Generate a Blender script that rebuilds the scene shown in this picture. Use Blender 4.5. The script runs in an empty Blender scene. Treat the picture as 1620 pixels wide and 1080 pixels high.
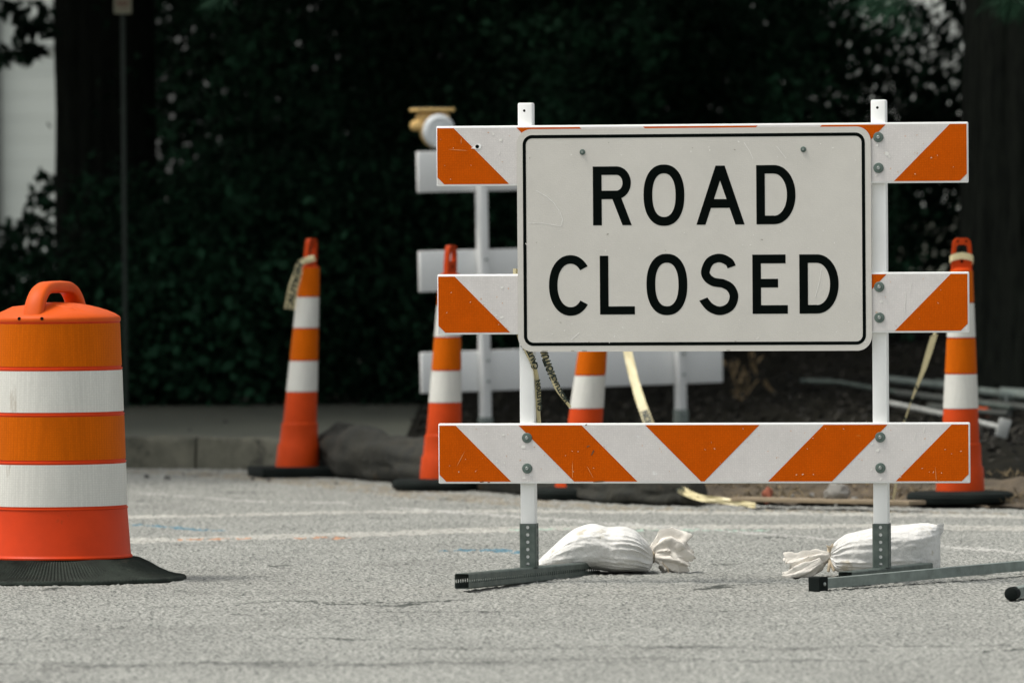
import bpy, bmesh, math, random
import numpy as np
from mathutils import Vector, Matrix, noise
random.seed(7)
rng = np.random.default_rng(11)
R = math.radians
S = bpy.context.scene
COL = S.collection

# ------------------------------------------------------------------ camera, world, sun, exposure
CAM_H, FPX, HORIZON, ROLL = 1.32, 13963.0, 310.0, R(0.4)
PITCH = math.atan((540 - HORIZON) / FPX)
fw = Vector((0, math.cos(PITCH), -math.sin(PITCH)))
r0 = Vector((1, 0, 0)); u0 = Vector((0, math.sin(PITCH), math.cos(PITCH)))
rt = r0 * math.cos(ROLL) - u0 * math.sin(ROLL)
up = u0 * math.cos(ROLL) + r0 * math.sin(ROLL)
cd = bpy.data.cameras.new('camera')
cam = bpy.data.objects.new('camera', cd); COL.objects.link(cam)
cam.matrix_world = Matrix((( rt.x, up.x, -fw.x, 0), (rt.y, up.y, -fw.y, 0), (rt.z, up.z, -fw.z, CAM_H), (0, 0, 0, 1)))
cd.sensor_width = 36; cd.lens = FPX / 1620 * 36
cd.clip_start = 0.5; cd.clip_end = 6000
cd.dof.use_dof = True; cd.dof.focus_distance = 30.0; cd.dof.aperture_fstop = 5.7
S.camera = cam

SUN = Vector((-0.45, -0.06, 0.88)).normalized()
w = bpy.data.worlds.new('World'); S.world = w; w.use_nodes = True
nt = w.node_tree; bg = nt.nodes['Background']
sky = nt.nodes.new('ShaderNodeTexSky'); sky.sky_type = 'NISHITA'; sky.sun_disc = False
sky.sun_elevation = math.asin(SUN.z); sky.sun_rotation = math.atan2(SUN.x, SUN.y)
sky.air_density = 1.0; sky.dust_density = 4.0; sky.ozone_density = 1.0
hs = nt.nodes.new('ShaderNodeHueSaturation'); hs.inputs['Saturation'].default_value = 0.22
nt.links.new(sky.outputs[0], hs.inputs['Color']); tint = nt.nodes.new('ShaderNodeMixRGB'); tint.blend_type = 'MULTIPLY'; tint.inputs[0].default_value = 1; tint.inputs[2].default_value = (.98, 1, .975, 1)
nt.links.new(hs.outputs[0], tint.inputs[1]); nt.links.new(tint.outputs[0], bg.inputs['Color'])
bg.inputs['Strength'].default_value = 0.13
ld = bpy.data.lights.new('sun', 'SUN'); ld.energy = 1.4; ld.angle = R(14); ld.color = (1.0, 0.94, 0.86)
sun = bpy.data.objects.new('sun', ld); COL.objects.link(sun)
sun.rotation_euler = (-SUN).to_track_quat('-Z', 'Y').to_euler(); sun.location = (-20, -10, 30)
S.view_settings.view_transform = 'Standard'; S.view_settings.look = 'None'
S.view_settings.exposure = 0.68; S.view_settings.gamma = 1.0
S.cycles.use_denoising = True
S.cycles.max_bounces = 6

def ray(px, py):
    return (fw * FPX + rt * (px - 810) - up * (py - 540)) / FPX
def at(px, py, Y):
    d = ray(px, py); return Vector((0, 0, CAM_H)) + d * (Y / d.y)
def gnd(px, py, z=0.0):
    d = ray(px, py); return Vector((0, 0, CAM_H)) + d * ((z - CAM_H) / d.z)

# ------------------------------------------------------------------ materials
MATS = {}
def lin(c): return tuple((x / 12.92 if x <= .04045 else ((x + .055) / 1.055) ** 2.4) for x in c)
def mat(name, col, rough=0.6, var=0.15, scale=8.0, bump=0.0, bscale=60.0, col2=None, metal=0.0, stretch=(1, 1, 1), island=0.0, spec=0.5, spots=None, cells=None):
    m = bpy.data.materials.new(name); m.use_nodes = True; n = m.node_tree.nodes; L = m.node_tree.links
    b = n['Principled BSDF']; b.inputs['Roughness'].default_value = rough; b.inputs['Metallic'].default_value = metal
    b.inputs['Specular IOR Level'].default_value = spec
    tc = n.new('ShaderNodeTexCoord'); mp = n.new('ShaderNodeMapping'); mp.inputs['Scale'].default_value = stretch
    L.new(tc.outputs['Object'], mp.inputs[0])
    ns = n.new('ShaderNodeTexNoise'); ns.inputs['Scale'].default_value = scale; ns.inputs['Detail'].default_value = 6; ns.inputs['Roughness'].default_value = .65
    L.new(mp.outputs[0], ns.inputs['Vector'])
    cr = n.new('ShaderNodeValToRGB'); e = cr.color_ramp.elements
    c2 = col2 or tuple(c * (1 - var) for c in col); c1 = tuple(min(1, c * (1 + var)) for c in col) if not col2 else col
    e[0].position = .32; e[0].color = (*c2, 1); e[1].position = .68; e[1].color = (*c1, 1)
    L.new(ns.outputs['Fac'], cr.inputs[0]); out = cr.outputs[0]
    if spots:   # (colour, noise scale, threshold)
        s2 = n.new('ShaderNodeTexNoise'); s2.inputs['Scale'].default_value = spots[1]; s2.inputs['Detail'].default_value = 8; s2.inputs['Roughness'].default_value = .7
        L.new(mp.outputs[0], s2.inputs['Vector'])
        r2 = n.new('ShaderNodeValToRGB'); r2.color_ramp.elements[0].position = spots[2]; r2.color_ramp.elements[1].position = spots[2] + .06
        r2.color_ramp.elements[0].color = (0, 0, 0, 1); r2.color_ramp.elements[1].color = (1, 1, 1, 1)
        L.new(s2.outputs['Fac'], r2.inputs[0])
        mx = n.new('ShaderNodeMixRGB'); mx.inputs[2].default_value = (*spots[0], 1); L.new(r2.outputs[0], mx.inputs[0]); L.new(out, mx.inputs[1]); out = mx.outputs[0]
    if cells:   # retroreflective cell pattern: (scale, contrast)
        v = n.new('ShaderNodeTexVoronoi'); v.inputs['Scale'].default_value = cells[0]; v.inputs['Randomness'].default_value = .25
        L.new(tc.outputs['Object'], v.inputs['Vector'])
        mr = n.new('ShaderNodeMapRange'); mr.inputs['From Max'].default_value = .6; mr.inputs['To Min'].default_value = 1 + cells[1]; mr.inputs['To Max'].default_value = 1 - cells[1]
        L.new(v.outputs['Distance'], mr.inputs[0])
        mx = n.new('ShaderNodeMixRGB'); mx.blend_type = 'MULTIPLY'; mx.inputs[0].default_value = 1
        L.new(out, mx.inputs[1]); L.new(mr.outputs[0], mx.inputs[2]); out = mx.outputs[0]
    if island:
        g = n.new('ShaderNodeNewGeometry'); mr = n.new('ShaderNodeMapRange'); mr.inputs['To Min'].default_value = 1 - island; mr.inputs['To Max'].default_value = 1 + island
        L.new(g.outputs['Random Per Island'], mr.inputs[0])
        mx = n.new('ShaderNodeMixRGB'); mx.blend_type = 'MULTIPLY'; mx.inputs[0].default_value = 1
        L.new(out, mx.inputs[1]); L.new(mr.outputs[0], mx.inputs[2]); out = mx.outputs[0]
    L.new(out, b.inputs['Base Color'])
    if bump:
        nb = n.new('ShaderNodeTexNoise'); nb.inputs['Scale'].default_value = bscale; nb.inputs['Detail'].default_value = 5
        L.new(mp.outputs[0], nb.inputs['Vector'])
        bp = n.new('ShaderNodeBump'); bp.inputs['Strength'].default_value = bump; bp.inputs['Distance'].default_value = .01
        L.new(nb.outputs['Fac'], bp.inputs['Height']); L.new(bp.outputs[0], b.inputs['Normal'])
    MATS[name] = m; return m

M_white = mat('white_paint', (.84, .84, .82), .45, .04, 4)
M_sheetw = mat('white_sheeting', (.69, .655, .63), .5, .05, 9, bump=.15, bscale=260, spots=((.8, .79, .77), 16, .635), cells=(125, .09))
M_sheeto = mat('orange_sheeting', (.56, .088, .0002), .65, .07, 8, bump=.15, bscale=260, spots=((.60, .17, .02), 22, .67), spec=.05, cells=(125, .12))
M_scuff = mat('bare_scuff', (.74, .72, .68), .6, .1, 60)
M_fleck = mat('worn_fleck', (.60, .38, .25), .7, .2, 60)
M_grime = mat('sign_grime', (.36, .34, .29), .8, .2, 60)
M_dirt = mat('dark_scuff', (.16, .06, .015), .8, .3, 60)
M_scratch = mat('pale_scratch', (.66, .20, .04), .6, .15, 60)
M_sign = mat('sign_face', (.61, .585, .535), .5, .045, 5, bump=.1, bscale=260, spots=((.72, .71, .68), 9, .69), cells=(140, .035), spec=.3)
M_black = mat('black_lettering', (.0018, .0035, .0028), .7, .2, 10, spec=.03)
M_bolt = mat('bolt_steel', (.11, .15, .13), .6, .2, 40, metal=.3)
M_boltlight = mat('bolt_head_steel', (.33, .36, .34), .35, .2, 40, metal=.6)
M_galv = mat('galvanised_steel', (.125, .15, .132), .55, .3, 22, metal=.4, col2=(.055, .075, .066))
M_galvd = mat('dull_steel', (.20, .235, .215), .55, .25, 18, metal=.4)
M_rubber = mat('black_rubber', (.018, .024, .019), .85, .4, 12, bump=.4, bscale=70, spots=((.05, .046, .034), 6, .62), spec=.2)
M_rubberd = mat('cone_rubber', (.006, .009, .008), .85, .3, 9, spec=.15)
M_plastic = mat('orange_plastic', (.58, .078, .004), .5, .10, 5, spec=.15, bump=.05, bscale=20, spots=((.44, .055, .006), 5, .66))
M_plasticd = mat('red_orange_plastic', (.57, .040, .002), .5, .10, 5, spec=.2, spots=((.36, .04, .006), 7, .63))
M_cone = mat('cone_plastic', (.47, .047, .005), .55, .14, 6, spec=.1, spots=((.40, .040, .004), 9, .64))
M_bag = mat('sack_cloth', (.66, .65, .625), .9, .07, 9, bump=.6, bscale=55, spots=((.50, .46, .38), 7, .58))
M_bagt = mat('sack_ruffle', (.70, .66, .60), .9, .10, 14, bump=.3, bscale=80)
M_string = mat('twine', (.50, .42, .31), .9, .2, 40)
M_tape = mat('yellow_tape', (.60, .52, .30), .45, .12, 12)
M_tapeink = mat('tape_ink', (.012, .022, .012), .5, .2, 20)
M_yellow = mat('lamp_yellow', (.66, .44, .16), .5, .12, 8)
M_lens = mat('lamp_lens', (.62, .65, .66), .35, .05, 10)
M_panel = mat('solar_panel', (.03, .05, .05), .3, .2, 20)
M_bark = mat('bark', (.010, .0125, .009), .9, .4, 34, bump=1.0, bscale=44, stretch=(1, 1, .22), col2=(.0025, .0035, .0028), spec=.1)
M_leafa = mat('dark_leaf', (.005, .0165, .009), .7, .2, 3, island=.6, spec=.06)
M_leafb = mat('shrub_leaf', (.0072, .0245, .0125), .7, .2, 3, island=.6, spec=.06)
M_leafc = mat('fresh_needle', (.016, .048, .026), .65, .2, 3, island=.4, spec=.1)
M_dry = mat('dry_leaf', (.20, .14, .07), .8, .2, 6, island=.6)
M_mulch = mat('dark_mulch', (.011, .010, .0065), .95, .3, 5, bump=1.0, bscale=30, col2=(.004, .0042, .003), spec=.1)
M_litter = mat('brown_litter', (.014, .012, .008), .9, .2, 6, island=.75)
M_soil = mat('soil', (.105, .078, .048), .95, .3, 5, bump=1.0, bscale=26, col2=(.032, .025, .016), spots=((.17, .135, .09), 14, .62))
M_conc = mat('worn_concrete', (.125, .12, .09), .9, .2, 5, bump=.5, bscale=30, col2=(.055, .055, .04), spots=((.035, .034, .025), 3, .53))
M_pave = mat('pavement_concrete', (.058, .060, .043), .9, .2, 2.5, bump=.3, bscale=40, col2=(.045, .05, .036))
M_sock = mat('sock_fabric', (.026, .024, .016), .95, .2, 6, bump=.9, bscale=30, col2=(.010, .0115, .009), spots=((.055, .040, .022), 5, .60))
M_board = mat('weathered_board', (.22, .17, .11), .85, .25, 10, stretch=(.2, 1, 1))
M_stone = mat('dark_stone', (.05, .05, .045), .9, .3, 12, bump=.4)
M_rubble = mat('grey_rubble', (.22, .21, .19), .9, .3, 12, bump=.5)
M_siding = mat('pale_siding', (.56, .58, .54), .7, .05, .8, stretch=(.1, 1, 2))
M_farwall = mat('far_white_wall', (.84, .85, .80), .7, .05, .2)
M_window = mat('dark_window', (.05, .055, .06), .2, .1, 1)
M_darktrim = mat('dark_trim', (.045, .05, .045), .6, .2, 3)
M_pole = mat('sign_pole_paint', (.024, .036, .028), .6, .3, 8)
M_tag = mat('small_sign_face', (.34, .33, .24), .6, .1, 20)
M_red = mat('sign_red', (.16, .02, .015), .6, .1, 20)
M_ground = mat('far_ground', (.07, .075, .05), .95, .3, .2)

def mat_road(name, base, dark, speck=.5):
    m = bpy.data.materials.new(name); m.use_nodes = True; n = m.node_tree.nodes; L = m.node_tree.links
    b = n['Principled BSDF']; b.inputs['Roughness'].default_value = .9; b.inputs['Specular IOR Level'].default_value = .25
    tc = n.new('ShaderNodeTexCoord')
    def noi(scale, det, rough=.6, st=(1, 1, 1)):
        mp = n.new('ShaderNodeMapping'); mp.inputs['Scale'].default_value = st; L.new(tc.outputs['Object'], mp.inputs[0])
        x = n.new('ShaderNodeTexNoise'); x.inputs['Scale'].default_value = scale; x.inputs['Detail'].default_value = det; x.inputs['Roughness'].default_value = rough
        L.new(mp.outputs[0], x.inputs['Vector']); return x.outputs['Fac']
    def ramp(f, p0, p1, c0, c1):
        r = n.new('ShaderNodeValToRGB'); r.color_ramp.elements[0].position = p0; r.color_ramp.elements[1].position = p1
        r.color_ramp.elements[0].color = (*c0, 1); r.color_ramp.elements[1].color = (*c1, 1); L.new(f, r.inputs[0]); return r.outputs[0]
    def mix(f, a, bcol, mode='MIX'):
        x = n.new('ShaderNodeMixRGB'); x.blend_type = mode
        if isinstance(f, float): x.inputs[0].default_value = f
        else: L.new(f, x.inputs[0])
        L.new(a, x.inputs[1])
        if isinstance(bcol, tuple): x.inputs[2].default_value = (*bcol, 1)
        else: L.new(bcol, x.inputs[2])
        return x.outputs[0]
    c = ramp(noi(75, 2, .5), .39, .58, dark, base)
    k = 1 - speck * .35
    c = mix(1.0, c, ramp(noi(1.3, 5), .3, .7, (k, k, k), (1.04, 1.04, 1.04)), 'MULTIPLY')
    c = mix(ramp(noi(.9, 9, .72, (1, .55, 1)), .59, .70, (0, 0, 0), (.9, .9, .9)), c, mix(1.0, ramp(noi(48, 3, .6), .42, .60, tuple(x * .25 for x in dark), base), (.9, .9, .9), 'MULTIPLY'))
    # old tarred seams running across the road
    sp_ = n.new('ShaderNodeSeparateXYZ'); L.new(tc.outputs['Object'], sp_.inputs[0]); wob = noi(1.6, 4)
    for y0, x0_, x1_, wd_ in ((25.0, -2.2, 1.0, .20), (25.75, -.4, 1.6, .12), (26.5, -1.9, -1.25, .12), (28.0, -.9, .8, .06)):
        def mth(op, a, b_):
            q = n.new('ShaderNodeMath'); q.operation = op
            for k_, x in enumerate((a, b_)):
                if isinstance(x, (int, float)): q.inputs[k_].default_value = x
                else: L.new(x, q.inputs[k_])
            return q.outputs[0]
        yy = mth('ADD', sp_.outputs['Y'], mth('MULTIPLY', mth('SUBTRACT', wob, .5), 1.1))
        dd = mth('ABSOLUTE', mth('SUBTRACT', yy, y0), 0)
        xm = mth('MULTIPLY', mth('GREATER_THAN', sp_.outputs['X'], x0_), mth('LESS_THAN', sp_.outputs['X'], x1_))
        f = mth('MULTIPLY', ramp(dd, wd_ * .3, wd_, (1, 1, 1), (0, 0, 0)), ramp(noi(9, 5, .75, (.35, 1, 1)), .44, .60, (0, 0, 0), (1, 1, 1)))
        c = mix(mth('MULTIPLY', mth('MULTIPLY', f, xm), .8), c, tuple(x * .4 for x in dark))
    # thin cracks
    v = n.new('ShaderNodeTexVoronoi'); v.feature = 'DISTANCE_TO_EDGE'; v.inputs['Scale'].default_value = .55
    wn = n.new('ShaderNodeTexNoise'); wn.inputs['Scale'].default_value = 2.2; wn.inputs['Detail'].default_value = 6
    va = n.new('ShaderNodeVectorMath'); va.operation = 'MULTIPLY_ADD'; va.inputs[1].default_value = (.7, .7, 0)
    L.new(tc.outputs['Object'], wn.inputs['Vector']); L.new(wn.outputs['Color'], va.inputs[0]); L.new(tc.outputs['Object'], va.inputs[2]); L.new(va.outputs[0], v.inputs['Vector'])
    cm = n.new('ShaderNodeMixRGB'); cm.blend_type = 'MULTIPLY'; cm.inputs[0].default_value = 1
    L.new(ramp(v.outputs['Distance'], .004, .016, (.9, .9, .9), (0, 0, 0)), cm.inputs[1]); L.new(ramp(noi(1.1, 4), .56, .62, (0, 0, 0), (1, 1, 1)), cm.inputs[2])
    c = mix(cm.outputs[0], c, (.03, .035, .03))
    L.new(c, b.inputs['Base Color']); MATS[name] = m; return m
M_road = mat_road('road_asphalt', (.355, .352, .322), (.100, .106, .096))
M_mark = mat_road('worn_white_line', (.47, .455, .41), (.25, .245, .22), .5)
M_chalk = mat_road('thin_white_line', (.48, .47, .435), (.25, .245, .23), .5)
M_blue = mat_road('blue_spray_paint', (.12, .22, .27), (.06, .12, .15), .3)
M_orangem = mat_road('orange_spray_paint', (.50, .27, .16), (.33, .18, .11), .3)
M_greenm = mat_road('green_spray_paint', (.36, .47, .39), (.24, .32, .26), .3)
M_gutter = mat_road('gutter_dirt', (.31, .28, .22), (.13, .115, .09), .6)

# ------------------------------------------------------------------ mesh helpers
class MB:
    def __init__(s): s.v = []; s.f = []; s.m = []
    def add(s, vs, fs, mi=0, M=None):
        o = len(s.v)
        for p in vs:
            p = Vector(p); s.v.append(M @ p if M else p)
        for f in fs: s.f.append([o + i for i in f]); s.m.append(mi)
    def box(s, c, size, bev=0.0, mi=0, M=None):
        bm = bmesh.new(); bmesh.ops.create_cube(bm, size=1)
        for v in bm.verts: v.co = Vector((v.co.x * size[0], v.co.y * size[1], v.co.z * size[2]))
        if bev: bmesh.ops.bevel(bm, geom=bm.edges[:], offset=bev, segments=2, profile=.5, affect='EDGES')
        T = Matrix.Translation(c); T = M @ T if M else T
        bm.verts.index_update()
        s.add([v.co for v in bm.verts], [[v.index for v in f.verts] for f in bm.faces], mi, T); bm.free()
    def lathe(s, prof, n=32, mi=0, M=None, shear=(0, 0), capb=True, capt=True):
        vs = []; fs = []
        for r, z in prof:
            for k in range(n):
                a = 2 * math.pi * k / n; vs.append((r * math.cos(a) + shear[0] * z, r * math.sin(a) + shear[1] * z, z))
        for i in range(len(prof) - 1):
            for k in range(n):
                k2 = (k + 1) % n; fs.append((i * n + k, i * n + k2, (i + 1) * n + k2, (i + 1) * n + k))
        if capb: fs.append(tuple(reversed(range(n))))
        if capt: fs.append(tuple(range((len(prof) - 1) * n, len(prof) * n)))
        s.add(vs, fs, mi, M)
    def tube(s, pts, rad, n=8, mi=0, cap=True, M=None):
        pts = [Vector(p) for p in pts]; rads = rad if isinstance(rad, (list, tuple)) else [rad] * len(pts)
        vs = []; fs = []; prev = None
        for i, p in enumerate(pts):
            t = (pts[min(i + 1, len(pts) - 1)] - pts[max(i - 1, 0)]).normalized()
            if prev is None:
                a = Vector((0, 0, 1)) if abs(t.z) < .9 else Vector((1, 0, 0)); x = t.cross(a).normalized()
            else: x = (prev - t * prev.dot(t)).normalized()
            prev = x; y = t.cross(x)
            for k in range(n):
                a = 2 * math.pi * k / n + math.pi / n; vs.append(p + (x * math.cos(a) + y * math.sin(a)) * rads[i])
        for i in range(len(pts) - 1):
            for k in range(n):
                k2 = (k + 1) % n; fs.append((i * n + k, i * n + k2, (i + 1) * n + k2, (i + 1) * n + k))
        if cap: fs.append(tuple(reversed(range(n)))); fs.append(tuple(range((len(pts) - 1) * n, len(pts) * n)))
        s.add(vs, fs, mi, M)
    def ring(s, outer, inner, y0, y1, mi=0, M=None):   # plate with a hole, in the x-z plane, thickness y0..y1
        n = len(outer); vs = []
        for y in (y0, y1):
            vs += [(p[0], y, p[1]) for p in outer] + [(p[0], y, p[1]) for p in inner]
        fs = []
        for k in range(n):
            j = (k + 1) % n
            fs += [(k, j, n + j, n + k), (2 * n + j, 2 * n + k, 3 * n + k, 3 * n + j), (j, k, 2 * n + k, 2 * n + j), (n + k, n + j, 3 * n + j, 3 * n + k)]
        s.add(vs, fs, mi, M)
    def poly(s, pts, y, mi=0, M=None): s.add([(p[0], y, p[1]) for p in pts], [tuple(range(len(pts)))], mi, M)
    def prism(s, pts, y0, y1, mi=0, M=None):
        n = len(pts); vs = [(p[0], y0, p[1]) for p in pts] + [(p[0], y1, p[1]) for p in pts]
        fs = [tuple(range(n)), tuple(reversed(range(n, 2 * n)))] + [((k + 1) % n, k, n + k, n + (k + 1) % n) for k in range(n)]
        s.add(vs, fs, mi, M)
    def mesh(s, name, mats, smooth=None):
        me = bpy.data.meshes.new(name); me.from_pydata([tuple(v) for v in s.v], [], s.f)
        for m in (mats if isinstance(mats, (list, tuple)) else [mats]): me.materials.append(m)
        me.polygons.foreach_set('material_index', s.m)
        if smooth is not None:
            me.polygons.foreach_set('use_smooth', [True] * len(s.f)); me.set_sharp_from_angle(angle=R(smooth))
        me.update(); return me
def link(name, me, parent=None, loc=None, **kw):
    o = bpy.data.objects.new(name, me); COL.objects.link(o)
    if parent: o.parent = parent
    if loc is not None: o.location = loc
    for k, v in kw.items(): o[k] = v
    return o
def thing(name, label, cat, loc=(0, 0, 0), rz=0, group=None):
    o = bpy.data.objects.new(name, None); COL.objects.link(o); o.location = loc; o.rotation_euler = (0, 0, rz)
    o.empty_display_size = .1; o['label'] = label; o['category'] = cat
    if group: o['group'] = group
    return o
def part(name, mb, mats, parent, smooth=None, loc=None): return link(name, mb.mesh(name, mats, smooth), parent, loc)
def solo(name, mb, mats, label, cat, smooth=None, group=None, loc=None, kind=None):
    o = link(name, mb.mesh(name, mats, smooth), None, loc)
    if label: o['label'] = label; o['category'] = cat
    if group: o['group'] = group
    if kind: o['kind'] = kind
    return o
def struct(name, mb, mats, smooth=None):
    o = link(name, mb.mesh(name, mats, smooth)); o['kind'] = 'structure'; return o
def clip(poly, x0, x1, y0, y1):
    for ax, lim, sg in ((0, x0, 1), (0, x1, -1), (1, y0, 1), (1, y1, -1)):
        out = []
        for i in range(len(poly)):
            a, b = poly[i], poly[(i + 1) % len(poly)]; da, db = sg * (a[ax] - lim), sg * (b[ax] - lim)
            if da >= 0: out.append(a)
            if (da > 0) != (db > 0) and da != db:
                t = da / (da - db); out.append((a[0] + (b[0] - a[0]) * t, a[1] + (b[1] - a[1]) * t))
        poly = out
        if not poly: return []
    return poly
def rrect(x0, x1, z0, z1, r, k=6):
    p = []
    for cx, cz, a0 in ((x1 - r, z0 + r, -90), (x1 - r, z1 - r, 0), (x0 + r, z1 - r, 90), (x0 + r, z0 + r, 180)):
        for i in range(k + 1):
            a = R(a0 + 90 * i / k); p.append((cx + r * math.cos(a), cz + r * math.sin(a)))
    return p
def perforated(mb, length, half, pitch, r, M, mi=0):   # square tube along +z with a row of round holes down each side
    nn = int(round(length / pitch)); pitch = length / nn
    for sd in range(4):
        Q = M @ Matrix.Rotation(sd * math.pi / 2, 4, 'Z')
        bv = half * .16
        for i in range(nn):
            z0 = i * pitch; zc = z0 + pitch / 2
            hole = [(r * math.cos(R(a)), -half, zc + r * math.sin(R(a))) for a in range(0, 360, 45)]
            e = half - bv; h = pitch / 2
            rect = [(e, -half, zc), (e, -half, zc + h), (0, -half, zc + h), (-e, -half, zc + h), (-e, -half, zc), (-e, -half, zc - h), (0, -half, zc - h), (e, -half, zc - h)]
            mb.add(hole + rect, [(k, 8 + k, 8 + (k + 1) % 8, (k + 1) % 8) for k in range(8)], mi, Q)
        mb.add([(half - bv, -half, 0), (half, -half + bv, 0), (half, -half + bv, length), (half - bv, -half, length)], [(0, 1, 2, 3)], mi, Q)
def solidify(o, t):
    md = o.modifiers.new('thickness', 'SOLIDIFY'); md.thickness = t; md.offset = -1

# ------------------------------------------------------------------ road, markings, ground
ROAD_EDGE = [(-60, 43.4), (-3.2, 43.35), (-1.9, 43.2), (-1.55, 43.05), (-1.25, 42.75), (-.85, 42.25), (-.315, 40.9), (.11, 39.4), (.51, 37.9), (1.04, 37.4), (2.13, 36.75), (3.4, 36.3), (60, 28)]
def edge_y(x): return float(np.interp(x, [p[0] for p in ROAD_EDGE], [p[1] for p in ROAD_EDGE]))
def smooth2(a, k):
    for _ in range(k):
        a = (np.roll(a, 1, 0) + 2 * a + np.roll(a, -1, 0)) / 4; a = (np.roll(a, 1, 1) + 2 * a + np.roll(a, -1, 1)) / 4
    return a
def build_road():
    xs = np.concatenate([np.array([-60, -30, -15, -8, -5]), np.linspace(-3.2, 3.2, 920), np.array([5, 8, 15, 30, 60])])
    ys = np.concatenate([np.array([-40, -10, 5, 15, 20]), np.linspace(22.8, 43.9, 960), np.array([44.6])])
    nx, ny = len(xs), len(ys)
    g = rng.normal(0, 1, (ny, nx)); z = .0013 * g + .0034 * smooth2(rng.normal(0, 1, (ny, nx)), 1)
    z += .004 * smooth2(rng.normal(0, 1, (ny, nx)), 6)
    z[:6] = 0; z[-2:] = 0; z[:, :6] = 0; z[:, -6:] = 0
    X, Y = np.meshgrid(xs, ys)
    jit = rng.normal(0, .0016, X.shape); X2 = X + np.where((np.abs(X) < 3.1), jit, 0)
    co = np.stack([X2, Y, z], -1).reshape(-1, 3)
    i = np.arange(ny - 1)[:, None] * nx + np.arange(nx - 1)[None]
    quads = np.stack([i, i + 1, i + nx + 1, i + nx], -1).reshape(-1, 4)
    fx = ((X[:-1, :-1] + X[1:, 1:]) / 2).reshape(-1); fy = ((Y[:-1, :-1] + Y[1:, 1:]) / 2).reshape(-1)
    own = np.zeros(len(quads), int)
    lf = smooth2(rng.normal(0, 1, (ny, nx)), 5)[:-1, :-1].reshape(-1); lf /= lf.std()
    hf = smooth2(rng.normal(0, 1, (ny, nx)), 1)[:-1, :-1].reshape(-1); hf /= hf.std()
    wob = .012 * lf
    def line(idx, pts, wid, wear=1.9):
        P = [gnd(*p) for p in pts]
        d = np.full(len(quads), 9.)
        for a, b in zip(P[:-1], P[1:]):
            ax, ay = a.x, a.y; dx, dy = b.x - ax, b.y - ay; L2 = dx * dx + dy * dy
            t = np.clip(((fx - ax) * dx + (fy - ay) * dy) / L2, 0, 1)
            d = np.minimum(d, np.hypot(fx - ax - t * dx, fy - ay - t * dy))
        own[(d + wob < wid / 2) & (lf + .6 * hf < wear)] = idx
    line(7, [(150, 744), (330, 749), (420, 756), (560, 770), (680, 784), (860, 798), (1000, 804)], .34, .45)
    line(7, [(980, 806), (1200, 808), (1620, 812)], .22, .1)
    line(1, [(-300, 836), (204, 818), (540, 810), (830, 808), (1160, 811), (1620, 817), (2000, 821)], .30, 1.25)
    line(2, [(-300, 874), (204, 855.5), (540, 846), (823, 836), (1160, 833), (1400, 832), (1620, 836), (2000, 842)], .42, 1.5)
    line(3, [(640, 804), (900, 823), (1160, 841), (1324, 853), (1486, 863), (1620, 874), (1800, 890)], .10, 1.1)
    line(3, [(230, 780), (400, 793), (560, 796)], .06, .6)
    line(4, [(724, 871), (760, 869), (826, 874)], .13, 1.5)
    line(4, [(216, 830), (270, 834), (340, 839.5)], .07, 1.0)
    line(5, [(312, 853), (360, 852)], .16, .7)
    line(5, [(496, 850), (530, 851)], .14, .5)
    line(6, [(820, 838), (900, 837)], .10, -.2)
    line(6, [(1020, 838), (1200, 839)], .16, .1)
    for idx, (nm, m) in enumerate([('road', M_road), ('crosswalk_line', M_mark), ('crosswalk_line', M_mark), ('thin_road_line', M_chalk), ('blue_paint_mark', M_blue), ('orange_paint_mark', M_orangem), ('green_paint_mark', M_greenm), ('gutter_dirt', M_gutter)]):
        q = quads[own == idx]
        used, inv = np.unique(q.reshape(-1), return_inverse=True)
        me = bpy.data.meshes.new(nm); me.vertices.add(len(used)); me.vertices.foreach_set('co', co[used].reshape(-1))
        me.loops.add(q.size); me.loops.foreach_set('vertex_index', inv.astype(np.int32))
        me.polygons.add(len(q)); me.polygons.foreach_set('loop_start', np.arange(0, q.size, 4, dtype=np.int32)); me.polygons.foreach_set('loop_total', np.full(len(q), 4, np.int32))
        me.polygons.foreach_set('use_smooth', np.ones(len(q), bool))
        me.materials.append(m); me.update(calc_edges=True)
        link(nm, me, kind='structure')
build_road()

mb = MB(); mb.add([(-1500, -200, -.06), (1500, -200, -.06), (1500, 3500, -.06), (-1500, 3500, -.06)], [(0, 1, 2, 3)]); struct('ground', mb, M_ground)

def bank_z(x, y):
    v = y - edge_y(x)
    z = .012 + .05 * max(0, min(1, v / 1.2))
    z += .34 * max(0, min(1, (y - 44.5) / 6.0)) ** 1.2
    q = max(0, min(1, (x + .52) / .55)); q = 1 - q * q * (3 - 2 * q); z = z * (1 - q) + .146 * q
    k = max(0, min(1, (x - .9) / .6)); z += k * .10 * max(0, min(1, (v - .5) / 3))
    return z
def grid_sheet(name, m, x0, x1, dx, y_lo, y_hi, ny, zf, amp):
    mb = MB(); nx = int((x1 - x0) / dx) + 1; vs = []; fs = []
    for i in range(nx):
        x = x0 + (x1 - x0) * i / (nx - 1); ya = y_lo(x); y1 = y_hi(x)
        for j in range(ny):
            t = (j / (ny - 1)) ** 1.6; y = ya + (y1 - ya) * t
            vs.append((x, y, zf(x, y) + amp * noise.noise((x * 6, y * 6, 1)) + amp * .6 * noise.noise((x * 19, y * 19, 4))))
    for i in range(nx - 1):
        for j in range(ny - 1):
            a = i * ny + j; fs.append((a, a + ny, a + ny + 1, a + 1))
    mb.add(vs, fs); return struct(name, mb, m, 60)
SPLIT = lambda x: min(65, edge_y(x) + (1.3 if x > 0 else .5) + .25 * noise.noise((x * 3, 1, 5)) + .12 * noise.noise((x * 11, 1, 9)))
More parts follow.
